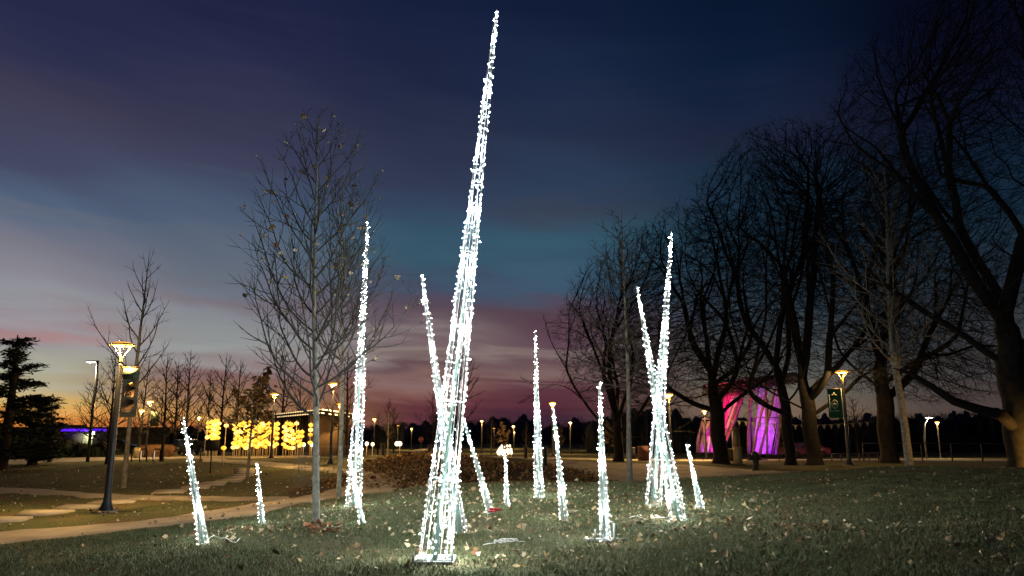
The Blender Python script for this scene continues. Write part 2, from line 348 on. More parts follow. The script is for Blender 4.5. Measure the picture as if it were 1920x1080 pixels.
# stepping stones
def slab(quad, label, group):
    q = np.array([gpt(e) for e in quad]); c = q.mean(0); z = np.array([hm(*p) for p in q]) + .05
    o = empty('stepping_stone', (c[0], c[1], hm(*c)))
    V = [(p[0] - c[0], p[1] - c[1], zz - hm(*c)) for p, zz in zip(q, z)] + [(p[0] - c[0], p[1] - c[1], zz - hm(*c) - .14) for p, zz in zip(q, z)]
    bpy.data.objects.remove(o)
    mb = MB().add(V, [(3,2,1,0),(0,1,5,4),(1,2,6,5),(2,3,7,6),(3,0,4,7),(4,5,6,7)])
    return tag(mb.build('stepping_stone', M['stone'], None, False, (c[0], c[1], hm(*c))), label, 'stepping stone', group)
GRP = 'flat stone slabs laid across the lawn'
slab([(-40,984),(40,980),(62,972),(-40,972)], 'pale slab cut by the left edge of the photo, nearest to the wide path', GRP)
slab([(30,969),(110,964),(141,959),(45,959)], 'pale slab left of the tall lamp post, second from the photo edge', GRP)
slab([(102,955.5),(180,954.5),(190,948.5),(125,948.5)], 'pale slab touching the left side of the lamp post foot', GRP)
slab([(163,945.5),(250,943.5),(258,939.5),(186,939.8)], 'pale slab behind the lamp post, nearest to the upper path', GRP)
W_ = ['first and lowest', 'second', 'third', 'fourth', 'fifth', 'sixth', 'seventh', 'eighth', 'ninth and uppermost']
for i, (xa, ya, xb, yb, t) in enumerate([(284,926,352,921,4),(339,916.5,398,912.5,3.4),(372,909.5,427,906.5,3),(401,904,458,901,2.8),(417,898.8,469,896,2.5),(431,894,477,891.6,2.2),(439,889.3,479,887,2),(438,885,479,883,1.8),(437,881,477,879.6,1.6)]):
    slab([(xa, ya), (xb - 8, ya + .3), (xb, yb - t + 1), (xa + 10, ya - t - .5)], W_[i] + ' stone tread counted up the flight crossing the left lawn', 'stone treads climbing the left lawn')

# ------------------------------------------------------------------ lawn: blades and fallen leaves
def scatter(n, px0, px1, d0, d1, power=1.0):
    d = (d0 ** power + nrg.random(n) * (d1 ** power - d0 ** power)) ** (1 / power); px = px0 + nrg.random(n) * (px1 - px0)
    return (px - 960) / FPX * d * .985, d
def on_path(x, y):  # wide path at left, in plan
    return _inpoly(x, y)
_pl = np.array([gpt(e) for e in [(-120,1033),(0,1019),(150,1004),(260,995),(400,977),(490,965),(530,952),(600,938),(660,930),(742,923)]])
def beyond_path_edge(x, y): return y > np.interp(x, _pl[:, 0], _pl[:, 1], left=_pl[0, 1], right=99) - .05
def clump(x, y, s):  # cheap smooth noise
    return np.sin(x * s + 1.3 * np.sin(y * s * .7)) * np.cos(y * s * 1.1 + 1.7 * np.sin(x * s * .6))
def blades(name, n, px0, px1, d0, d1, hgt, power, wid):
    x, y = scatter(n, px0, px1, d0, d1, power); k = ~beyond_path_edge(x, y) & ((clump(x, y, .9) + .35 * clump(x, y, 4.3) < .62) | (nrg.random(n) < .3)); x, y = x[k], y[k]; n = len(x); z = HM(x, y)
    cl = clump(x, y, 9) * .5 + clump(x, y, 3.1) * .5
    hh = hgt * (.55 + .5 * nrg.random(n)) * (1 + .45 * cl); a = nrg.random(n) * 2 * math.pi; w = wid * (.7 + .6 * nrg.random(n))
    lx, ly = nrg.normal(size=n) * hh * .6, nrg.normal(size=n) * hh * .6
    V = np.empty((n, 3, 3)); ca, sa = np.cos(a) * w, np.sin(a) * w
    V[:, 0] = np.stack([x - ca, y - sa, z - .01], -1); V[:, 1] = np.stack([x + ca, y + sa, z - .01], -1); V[:, 2] = np.stack([x + lx, y + ly, z + hh], -1)
    mixv = np.clip(.35 + .4 * clump(x, y, 1.1) * .6 + .25 * nrg.normal(size=n), 0, 1)[:, None]
    c = np.array([.085,.122,.05]) * (1 - mixv) + np.array([.20,.18,.105]) * mixv; c = c * (.7 + .6 * nrg.random((n, 1)))
    T = np.ones((n, 3, 4)); T[:, :, :3] = c[:, None]
    o = mesh_np(name, V.reshape(-1, 3), np.arange(3 * n).reshape(-1, 3), M['grassblade'], None, False, T.reshape(-1, 4))
    return tag(o, 'short dry green lawn grass over the whole mound', 'grass', kind='stuff')
blades('grass', 420000, -150, 2150, 8.0, 26, .055, 1.6, .007)
LEAFC = np.array([[.50,.42,.28],[.55,.48,.36],[.30,.21,.11],[.22,.12,.06],[.42,.33,.19],[.64,.58,.46],[.36,.27,.15]])
def leaves(name, x, y, size, lift, parent=None, z=None, pal=LEAFC, label=None, loc=None):
    n = len(x); z = HM(x, y) if z is None else z
    L = np.array([(-.5,0,0),(-.22,-.30,.10),(.25,-.34,.16),(.5,0,.02),(.22,.33,.18),(-.25,.28,.08),(0,0,-.03)])
    Fq = np.array([(6,0,1),(6,1,2),(6,2,3),(6,3,4),(6,4,5),(6,5,0)])
    S = size * np.clip(.85 * np.exp(nrg.normal(size=n) * .42), .35, 2.4); V = np.repeat(L[None], n, 0); V = V + nrg.normal(size=V.shape) * .09; V[:, :, 2] *= (nrg.random(n) * 3.4 - .6)[:, None]
    a = nrg.random(n) * 2 * math.pi; t = nrg.normal(size=n) * .5; t2 = nrg.normal(size=n) * .5
    def rot(V, i, j, a):
        c, s = np.cos(a)[:, None], np.sin(a)[:, None]; p, q = V[:, :, i].copy(), V[:, :, j].copy(); V[:, :, i] = c * p - s * q; V[:, :, j] = s * p + c * q
    rot(V, 1, 2, t); rot(V, 0, 2, t2); rot(V, 0, 1, a)
    V *= S[:, None, None]; V[:, :, 2] -= np.minimum(V[:, :, 2].min(1), 0)[:, None] * .8
    V += np.stack([x, y, z + lift], -1)[:, None]
    c = pal[nrg.integers(0, len(pal), n)] * (.7 + .6 * nrg.random((n, 1))); T = np.ones((n, 7, 4)); T[:, :, :3] = c[:, None]
    Fa = (Fq[None] + (np.arange(n) * 7)[:, None, None]).reshape(-1, 3)
    return mesh_np(name, V.reshape(-1, 3), Fa, M['leaf'], parent, False, T.reshape(-1, 4), loc)
x, y = scatter(1500, 560, 2050, 8.3, 24.5, 1.9)
x2, y2 = scatter(260, 0, 900, 9, 24, 1.9)
xs, ys = [x, x2], [y, y2]
for (px, d, n, s) in [(385,12.5,60,.7),(500,13.4,70,.8),(600,12.8,120,.9),(700,15,60,1),(830,9.9,60,.7),(980,16.5,160,1.2),(1080,14.5,120,1),(1150,11.5,60,.8),(1240,15,160,1),
                      (1330,14.6,160,1.1),(1460,12.2,110,.7),(1420,16,160,1.6),(1250,18.5,200,2.2),(1830,9.6,26,.3),(1850,10.8,20,.3),(1650,12,40,.8),(1000,13,60,1),(960,19,160,1.6),(640,17,60,1.2)]:
    c = GD(px, d); n = int(n * .9); xs.append(c[0] + nrg.normal(size=n) * s); ys.append(c[1] + nrg.normal(size=n) * s * .8)
x, y = np.concatenate(xs), np.concatenate(ys); k = ~beyond_path_edge(x, y) & (y < 25); x, y = x[k], y[k]
tag(leaves('fallen_leaves', x, y, .054, .034, pal=LEAFC * np.array([.85,.78,.68])), 'curled dry tan and cream leaves scattered over the mound lawn', 'leaves', kind='stuff')
xs, ys = [], []
for (px, d, rx, ry), n in zip(MULCH, (5200, 700, 250, 120)):
    c = GD(px, d); r = np.sqrt(nrg.random(n)) * 1.05; a = nrg.random(n) * 2 * math.pi; xs.append(c[0] + r * np.cos(a) * rx); ys.append(c[1] + r * np.sin(a) * ry)
tag(leaves('leaf_litter', np.concatenate(xs), np.concatenate(ys), .09, .0, pal=LEAFC * np.array([.6,.44,.28])), 'thick brown leaf litter covering the slope behind the mound', 'leaves', kind='stuff')
x, y = scatter(1500, -150, 640, 16, 45, 1.3); k = beyond_path_edge(x, y)
tag(leaves('lawn_leaves', x[k], y[k], .06, .02, pal=LEAFC * .8), 'sparse dry leaves lying over the left lawns', 'leaves', kind='stuff')

# ------------------------------------------------------------------ light spires
def point(name, loc, energy, color, parent, r=.08, spot=None):
    l = bpy.data.lights.new(name, 'POINT' if spot is None else 'SPOT'); l.energy = energy; l.color = color; l.shadow_soft_size = r
    o = bpy.data.objects.new(name, l); COL.objects.link(o); o.location = loc; o.parent = parent
    if spot: l.spot_size = spot; l.spot_blend = .5
    return o
SPIRE_W = 46.0
ico = None
def ico_mesh():
    import bmesh
    me = bpy.data.meshes.new('bulb'); bm = bmesh.new(); bmesh.ops.create_icosphere(bm, subdivisions=1, radius=.0062); bm.to_mesh(me); bm.free(); me.materials.append(M['bulb'])
    for p in me.polygons: p.use_smooth = True
    return me
BULB = ico_mesh(); BV = np.array([v.co[:] for v in BULB.vertices]); BF = np.array([p.vertices[:] for p in BULB.polygons])
def spire(bpx, bd, tpx, tpy, wpx, label, sp=.085, tipd=0.0, plate=False, nrod=10, pole=.7, dense=1.0):
    b0 = GD(bpx, bd); b0[2] = hm(b0[0], b0[1]); t1 = P(tpx, tpy, bd + tipd); ax = t1 - b0; Ln = float(np.linalg.norm(ax)); ax /= Ln
    r0 = wpx / 2 * bd / FPX; rt = .012
    e1 = np.cross(ax, (0, 1, 0)); e1 /= np.linalg.norm(e1); e2 = np.cross(ax, e1)
    root = empty('light_spire', b0, label, 'light sculpture', 'leaning cone towers of white string lights on the lawn')
    def rad(s): return r0 + (rt - r0) * (s / Ln) ** .93
    def pt(s, th, off=0): r = rad(s) + off; return ax * s + (e1 * math.cos(th) + e2 * math.sin(th)) * r
    f = MB(); ss = np.linspace(0, Ln, 14); nrod = nrod + 2
    for k in range(nrod):
        th = 2 * math.pi * k / nrod; f.tube([pt(s, th) for s in (ss if k % 2 == 0 else ss[:9])], .0034, 4, False)
    hs_ = list(np.arange(.02, Ln * .93, .95 if Ln > 3 else .55)); 
    for s in hs_: f.tube([pt(s, q * 2 * math.pi / 20) for q in range(21)], .0060, 4, False)
    f.build('frame', M['frame_wire'], root)
    p = MB(); p.tube([ax * .0, ax * Ln * pole], [max(.012, min(.035, r0 * .28)), .008], 8); p.build('central_pole', M['pole_teal'], root)
    if plate:
        pb = MB(); q = r0 * 1.08 + .01; tl = .03
        for (cx_, cy_, lx_, ly_) in ((0, -q, 2 * q, .03), (0, q, 2 * q, .03), (-q, 0, .03, 2 * q - .03), (q, 0, .03, 2 * q - .03)): pb.box((cx_, cy_, tl), (lx_, ly_, .04), 0)
        pb.box((0, 0, tl - .005), (2 * q - .04, .05, .02)); pb.box((0, 0, tl - .004 - .02), (.05, 2 * q - .04, .018)); pb.box((-q, -q, .09), (.02, .02, .12)); pb.box((q, -q, .09), (.02, .02, .12))
        pb.build('base_plate', M['frame_wire'], root)
    # strings of bulbs
    w = MB(); bulbs = []
    ns = max(3, int(round(2 * math.pi * r0 / .15 * dense)))
    for k in range(ns):
        th = 2 * math.pi * k / ns + rnd.random() * .4; s = rnd.random() * .08; pts = []; top = Ln * (1 if k < 4 else (.85 + .15 * rnd.random() - .12 * k / ns))
        ph = rnd.random() * 6
        while s < top:
            a = th + .35 * math.sin(s * 2.3 + ph) * 1 + rnd.uniform(-.18, .18) + s * .25
            q = pt(s, a, rnd.uniform(.002, .012) + (.012 if rnd.random() < .1 else 0)); pts.append(q)
            bulbs.append(q + (q / (np.linalg.norm(q) + 1e-6)) * 0 + np.array([rnd.uniform(-1, 1), rnd.uniform(-1, 1), rnd.uniform(-1, 1)]) * .010); s += sp * (.92 + .65 * s / Ln) * rnd.uniform(.6, 1.45)
        if len(pts) > 1: w.tube(pts, .0016, 3, False)
    # clumps of leftover string near the tip and stray loops
    for c in range(int(6 + Ln * 1.4)):
        s = Ln * (1 - abs(rnd.gauss(0, .12))) if c % 2 else Ln * rnd.random()
        if s < Ln * .15: continue
        a = rnd.random() * 6.28; q = pt(s, a, .01 + rnd.random() * .02); w.tube([pt(s - .05, a, .0), q, pt(s + .06, a + .3, .0)], .0016, 3, False)
        for _ in range(2): bulbs.append(q + np.array([rnd.gauss(0, .011) for _ in range(3)]))
    w.build('string_wire', M['wire'], root)
    npt = max(1, int(Ln / .75))
    for i in range(npt):
        s_ = Ln * (i + .5) / npt; l_ = point('string_glow', ax * s_ + (e1 * rnd.uniform(-1, 1) + e2 * rnd.uniform(-1, 1)) * rad(s_) * .3, 1, (.95, 1, .96), root, .03)
        l_.data.energy = SPIRE_W * Ln / npt * (.55 + 9 * r0 * (1 - s_ / Ln) + .3) ** 1.0
    B = np.array(bulbs); dcam = np.linalg.norm(B + b0 - np.array([0, 0, EYE]), axis=1); order = np.argsort(dcam)
    for i in order[:100]:
        o = bpy.data.objects.new('bulb', BULB); COL.objects.link(o); o.parent = root; o.location = B[i]; bs_ = rnd.choice((.5, .6, .75, .9, 1.25)); o.scale = (bs_,) * 3
    rest = B[order[100:]]
    if len(rest):
        V = (BV[None] * nrg.choice([.5, .6, .75, .9, 1.25], len(rest))[:, None, None] + rest[:, None]).reshape(-1, 3); Fa = (BF[None] + (np.arange(len(rest)) * len(BV))[:, None, None]).reshape(-1, 3)
        tag(mesh_np('bulbs', V, Fa, M['bulb'], root, True), kind='stuff')
    # power cable stub on the grass
    return root
spire(815, 9.4, 931, 20, 60, 'tallest spire of white lights, leaning right on its square white base in the foreground', .075, nrod=12, pole=.5, plate=True)
spire(862, 12.4, 790, 513, 28, 'spire of white lights leaning left, crossing behind the tallest spire', .085)
spire(663, 16.8, 689, 418, 28, 'tall nearly upright spire of white lights right of the bare sycamore trunk', .10)
spire(680, 13.8, 655, 855, 9, 'short thin stick of lights crossing the foot of the tall spire beside the sycamore', .055, plate=False, nrod=5)
spire(383, 11.8, 343, 782, 18, 'left-leaning lone spire of white lights standing nearest to the wide path, leftmost of all', .07)
spire(492, 14, 482, 868, 10, 'short thin stick of lights between the leftmost spire and the bare sycamore', .055, plate=False, nrod=6)
spire(921, 15.3, 868, 783, 13, 'slim left-leaning spire of lights whose foot touches a small red cloth on the grass', .075)
spire(951, 16.8, 947, 850, 9, 'short stick of lights standing below the distant cluster of white globes', .055, plate=False, nrod=6)
spire(1011, 18, 1003, 620, 18, 'upright medium spire of lights standing alone right of the short stick and dark bollard', .09)
spire(1058, 14, 1038, 766, 14, 'slim spire of lights leaning slightly left with its tip just below an orange lamp', .07)
spire(1135, 11.2, 1124, 718, 20, 'upright spire of white lights on a wide white cross base', .065)
spire(1225, 16.2, 1259, 432, 30, 'taller spire of the crossed pair, leaning right, its foot on the left', .10)
spire(1272, 13.6, 1194, 536, 30, 'lower spire of the crossed pair, leaning left, its foot on the right', .085)
spire(1315, 15.2, 1287, 832, 11, 'short thin stick of lights leaning left just right of the crossed pair', .055, plate=False, nrod=6)
# white steel feet of the cross-based spire
c = GD(1135, 11.2); cb = MB(); cb.box((0, 0, .03), (.62, .05, .03)); cb.box((0, 0, .055), (.05, .5, .018)); cb.box((.13, -.02, .14), (.03, .03, .22)); cb.box((-.15, -.05, .10), (.02, .02, .14))
for o in [o for o in COL.objects if o.name.startswith('light_spire') and 'cross base' in o.get('label', '')]: cb.build('foot_bar', M['frame_wire'], o)

# extension cables and small things on the grass
def cable(pts, r, name, label, material, cat='cable'):
    P_ = [np.array(p) for p in pts]; c = P_[0].copy()
    return tag(MB().tube([p - c for p in P_], r, 5).build(name, material, None, True, c), label, cat)
pts = []
a0, a1 = GD(905, 10.6), GD(985, 10.9)
for i in range(140):
    t = i / 139; q = a0 * (1 - t) + a1 * t; lo = math.sin(math.pi * min(1, max(0, (t - .25) / .6)))
    ph = (t - .25) / .6 * 2 * math.pi * 8 if t > .25 else 0
    x, y = q[0] + lo * (.08 + .04 * math.sin(t * 23)) * math.sin(ph), q[1] + lo * .12 * math.cos(ph) + .05 * math.sin(t * 9)
    pts.append((x, y, hm(x, y) + .045 + lo * .035 * (1 + math.cos(ph + t * 5))))
cable(pts, .0045, 'power_cable', 'white extension lead with a loose coil lying on the grass right of the tallest spire', M['white_metal'])
pts = []
for i in range(40):
    t = i / 39; q = GD(1180 + 110 * t, 13.9 + .25 * math.sin(t * 11)); pts.append((q[0], q[1], hm(q[0], q[1]) + .05 + .02 * math.sin(t * 17)))
cable(pts, .005, 'power_cable', 'white lead lying on the grass left of the crossed pair of spires', M['white_metal'])
pts = []
for i in range(30):
    t = i / 29; q = GD(390 + 60 * t, 12.0 + .3 * math.sin(t * 6)); pts.append((q[0], q[1], hm(q[0], q[1]) + .045 + .02 * math.sin(t * 13)))
cable(pts, .005, 'power_cable', 'white lead trailing right from the leftmost spire over leaves', M['white_metal'])
c = GD(928, 15.2); rb = MB()
for i in range(7): rb.box((rnd.uniform(-.1, .1), rnd.uniform(-.05, .05), .05 + rnd.random() * .05), (.09, .05, .03), rnd.random() * 3, None)
tag(rb.build('red_cloth', mat('red_cloth', (.35,.03,.04), .9, (.2,.02,.02), 30), None, False, c), 'small crumpled red cloth on the grass at the foot of a slim spire', 'cloth')
# small stake light standing on the mound edge
c = GD(806, 20.0); sl = empty('ground_spotlight', c, 'small white ground spotlight on the mound edge left of the tallest spire', 'spotlight')
MB().lathe([(.01,0),(.02,.0),(.02,.10),(.10,.12),(.12,.17),(.001,.17)], 10).build('housing', M['white_metal'], sl); MB().box((-.04, 0, .24), (.02, .02, .16)).build('bracket', M['white_metal'], sl)

# ------------------------------------------------------------------ street lamps
LH = 4.45
def make_lamp():
    root = empty('street_lamp', (0, 0, 0))
    MB().lathe([(.30,0),(.30,.04),(.001,.04)], 20).build('footing', M['concrete'], root)
    MB().lathe([(.19,.042),(.19,.08),(.15,.13),(.105,.28),(.09,.5),(.085,.9),(.06,LH-.62),(.045,LH-.6),(.045,LH-.52),(.001,LH-.52)], 18).build('post', M['dark_metal'], root, True)
    MB().lathe([(.046,LH-.52),(.05,LH-.50),(.03,LH-.44),(.001,LH-.44)], 12).build('collar', M['lamp_frame'], root)
    for k in range(4):
        a = R(45 + 90 * k); pts = [(math.cos(a) * r, math.sin(a) * r, z) for r, z in ((.02,LH-.46),(.04,LH-.40),(.10,LH-.28),(.20,LH-.13),(.30,LH-.045))]
        MB().tube(pts, .014, 6).build('arm', M['lamp_frame'], root, True)
    MB().lathe([(.335,LH-.05),(.34,LH-.03),(.30,LH-.008),(.001,LH)], 24).build('cap', M['lamp_frame'], root, True)
    MB().lathe([(.001,LH-.095),(.14,LH-.09),(.25,LH-.075),(.30,LH-.052)], 24).build('lens', M['lamp_lens'], root, True)
    MB().lathe([(.001,LH+.045),(.12,LH+.04),(.22,LH+.02),(.29,LH+.0),(.28,LH-.004)], 24).build('halo_disc', M['lamp_halo'], root, True)  # emissive disc on the cap, added to imitate the orange halo
    point('light', (0, 0, LH - .115), 120 * LAMP_W, (1, .58, .19), root, .04)
    return root
def copy_tree(o, parent=None):
    c = o.copy(); COL.objects.link(c)
    if parent: c.parent = parent
    for ch in list(o.children): copy_tree(ch, c)
    return c
lamp0 = make_lamp(); used = [False]
def lamp(px, d, head_py, label, rz=0, e=1.0):
    b = GD(px, d); hh = zat(head_py, d) - b[2]
    o = lamp0 if not used[0] else copy_tree(lamp0); used[0] = True
    o.location = b; s = hh / LH; o.scale = (s, s, s); o.rotation_euler = (0, 0, rz)
    for ch in o.children:
        if ch.type == 'LIGHT' and e != 1.0: ch.data = ch.data.copy(); ch.data.energy *= e
    tag(o, label, 'street lamp', 'funnel headed street lamps along the paths'); return o
L0 = lamp(199, 19.4, 644, 'near dark street lamp at left carrying a picture banner, lit orange')
L1 = lamp(1593, 34, 696, 'lit street lamp at right carrying a green emblem banner', 0, .24)
lamp(272, 58, 752, 'distant lit lamp with a dark square banner, right of the near banner lamp', .3)
lamp(258, 72, 768, 'distant lamp with pale post, just left of the dark square banner')
lamp(508, 52, 738, 'lit lamp rising in front of the lantern display roof', .4)
lamp(368, 88, 782, 'small far lamp between two bare trees, left of the lanterns')
lamp(619, 37, 719, 'lit lamp directly right of the bare sycamore trunk, higher of two', .2)
lamp(633, 62, 757, 'lit lamp just above the pavilion roof corner, lower of two behind the sycamore')
lamp(700, 88, 785, 'small far lamp just right of the tall upright spire')
lamp(745, 130, 798, 'tiny far lamp left of the road to the stop sign')
lamp(771, 128, 803, 'tiny far lamp beside the road leading to the stop sign')
lamp(903, 96, 789, 'far lamp right of the tallest spire, seen above its slim neighbour')
lamp(926, 140, 803, 'tiny far lamp in front of a pale trunked bare tree')
lamp(963, 104, 799, 'far lamp above the cluster of white globes, higher of two in line')
lamp(964, 150, 811, 'tiny far lamp above the cluster of white globes, lower of two in line')
lamp(1037, 68, 755, 'lit lamp directly above the tip of a slim spire', .5)
lamp(1070, 98, 792, 'far lamp between the slim spire and the cross-based spire')
lamp(1120, 130, 808, 'tiny far lamp half hidden by the cross-based spire')
lamp(1259, 54, 739, 'lit lamp immediately right of the crossed pair of spires', .2, 2.8)
lamp(1325, 62, 770, 'lit lamp in front of the left purple lattice column')
lamp(1764, 64, 791, 'lit lamp right of the pale young tree at right')
def banner(root, side, w, z0, z1, kind):
    """banner hung between two arms; side -1 left, +1 right (local x), faces the camera"""
    s = root.scale[0]; x0, x1 = side * .10 / s, side * (.10 + w) / s
    for z in (z0, z1): MB().tube([(0, 0, z), (x1 + side * .02, 0, z)], .012, 6).build('banner_arm', M['lamp_frame'], root)
    xm = (x0 + x1) / 2; ww = abs(x1 - x0)
    pan = MB(); n = 12
    V = [(x0 + (x1 - x0) * i / n, .012 * math.sin(i / n * math.pi), z) for z in (z0 + .01, z1 - .01) for i in range(n + 1)]
    V2 = [(a, b + .004, c_) for a, b, c_ in V]
    pan.add(V, [(i, i + 1, n + 2 + i, n + 1 + i) for i in range(n)]); pan.add(V2, [(i + 1, i, n + 1 + i, n + 2 + i) for i in range(n)])
    hgt = z1 - z0
    if kind == 'green':
        bo = pan.build('banner', mat('banner_green', (.012,.085,.04), .7), root)
        cream = mat('banner_print', (.5,.55,.42), .7); yy = -.018
        em = MB(); cz = z0 + hgt * .47; R0 = ww * .26; cx = xm + .03 * side
        em.tube([(cx + R0 * .8 * math.cos(t), yy, cz + R0 * 1.12 * math.sin(t)) for t in np.linspace(0, 2 * math.pi, 29)], ww * .018, 4, False)
        for k in range(-2, 3): em.box((cx + k * ww * .055, yy, cz), (ww * .03, .004, R0 * (1.0 - .22 * abs(k))))
        em.box((cx, yy, cz + R0 * .75), (ww * .05, .004, R0 * .3)); em.box((cx, yy, cz - R0 * .75), (ww * .05, .004, R0 * .3))
        em.build('emblem', cream, bo)
        t = MB(); t.box((cx, yy, z0 + hgt * .79), (ww * .42, .004, hgt * .012)); t.box((cx, yy, z0 + hgt * .84), (ww * .06, .004, hgt * .06)); t.box((cx - ww*.1, yy, z0 + hgt * .81), (ww * .06, .004, hgt * .02)); t.box((cx + ww*.1, yy, z0 + hgt * .81), (ww * .06, .004, hgt * .02))
        for k in range(9): t.box((cx - ww * .24 + k * ww * .06, yy, z0 + hgt * .25), (ww * .035, .004, hgt * (.018 + .008 * (k % 3))))
        t.build('lettering', cream, bo)
        v = MB()
        for k in range(13): v.box((x1 - side * ww * .10 + (k % 2) * .008, yy, z0 + hgt * (.24 + .045 * k)), (ww * (.06 + .03 * (k % 3 == 0)), .004, hgt * .026))
        v.build('lettering', mat('banner_white', (.75,.75,.68), .6), bo)
        MB().box((x0 + side * .01, yy, (z0 + z1) / 2), (.02, .004, hgt - .02)).build('border', cream, bo)
    else:
        bo = pan.build('banner', mat('banner_cream', (.20,.18,.12), .7, (.12,.11,.08), 6), root); yy = -.018
        MB().box((xm, yy, z0 + hgt * .87), (ww * .98, .004, hgt * .22)).build('top_band', mat('banner_olive', (.05,.075,.045), .7, (.09,.12,.08), 20), bo)
        dk = mat('banner_brown', (.035,.02,.018), .7, (.09,.05,.03), 14)
        a = MB()
        a.poly_prism([(xm - ww*.30, z0+hgt*.42),(xm-ww*.22,z0+hgt*.42),(xm-ww*.18,z0+hgt*.52),(xm+ww*.12,z0+hgt*.50),(xm+ww*.16,z0+hgt*.40),(xm+ww*.25,z0+hgt*.40),(xm+ww*.34,z0+hgt*.58),(xm+ww*.1,z0+hgt*.64),(xm-ww*.36,z0+hgt*.62)], yy, yy + .004)
        a.poly_prism([(xm - ww*.42, z0+hgt*.10),(xm+ww*.10,z0+hgt*.10),(xm+ww*.34,z0+hgt*.22),(xm+ww*.30,z0+hgt*.34),(xm-ww*.1,z0+hgt*.36),(xm-ww*.45,z0+hgt*.26)], yy, yy + .004)
        a.build('artwork', dk, bo)
        MB().lathe([(.001,-.004),(ww*.13,-.004),(ww*.13,.004),(.001,.004)], 14).build('sun_disc', mat('banner_gold', (.5,.26,.05), .6), bo, False, (xm + ww*.05, yy, z0 + hgt * .655)).rotation_euler = (R(90), 0, 0)
def lz(root, py, d): return (zat(py, d) - root.location[2]) / root.scale[0]
banner(L0, 1, .42, lz(L0, 782, 19.4), lz(L0, 689, 19.4), 'picture')
banner(L1, -1, .64, lz(L1, 784, 34), lz(L1, 729, 34), 'green')
Ld = [o for o in COL.objects if 'dark square banner, right' in o.get('label', '')][0]
MB().box((.45, 0, 3.05), (.62, .03, 1.15)).build('banner', mat('banner_dark', (.03,.045,.03), .8), Ld)
# shoebox street light with one arm at left and its far twin at right
def arm_light(px, d, top_py, hx, label, curve=0):
    b = GD(px, d); hh = zat(top_py, d) - b[2]; r = empty('pole_light', b, label, 'pole light')
    if not curve:
        MB().tube([(0, 0, 0), (0, 0, hh)], [.11, .075], 10).build('post', M['dark_metal'], r, True)
        MB().box((hx * .4, 0, hh - .04), (abs(hx) * .8, .07, .07)).build('arm', M['dark_metal'], r)
    else:
        MB().tube([(0, 0, 0), (-.03, 0, hh * .5), (.1, 0, hh * .85), (hx, 0, hh + .05)], [.07, .06, .05, .04], 8).build('post', M['grey_metal'], r, True)
    MB().box((hx, 0, hh - .06 + (.1 if curve else 0)), (.55, .25, .08)).build('head', M['dark_metal'], r)
    MB().box((hx, 0, hh - .115 + (.1 if curve else 0)), (.5, .22, .03)).build('lens', M['led_white'], r)
    point('light', (hx, 0, hh - .3), 60 * LAMP_W, (1, .75, .4), r, .1)
arm_light(164, 50, 676, -.45, 'tall black pole light with a single white arm lamp, left of the near banner lamp')
arm_light(1738, 60, 783, .5, 'curved grey pole light left of the lit lamp behind the lawn at right', 1)

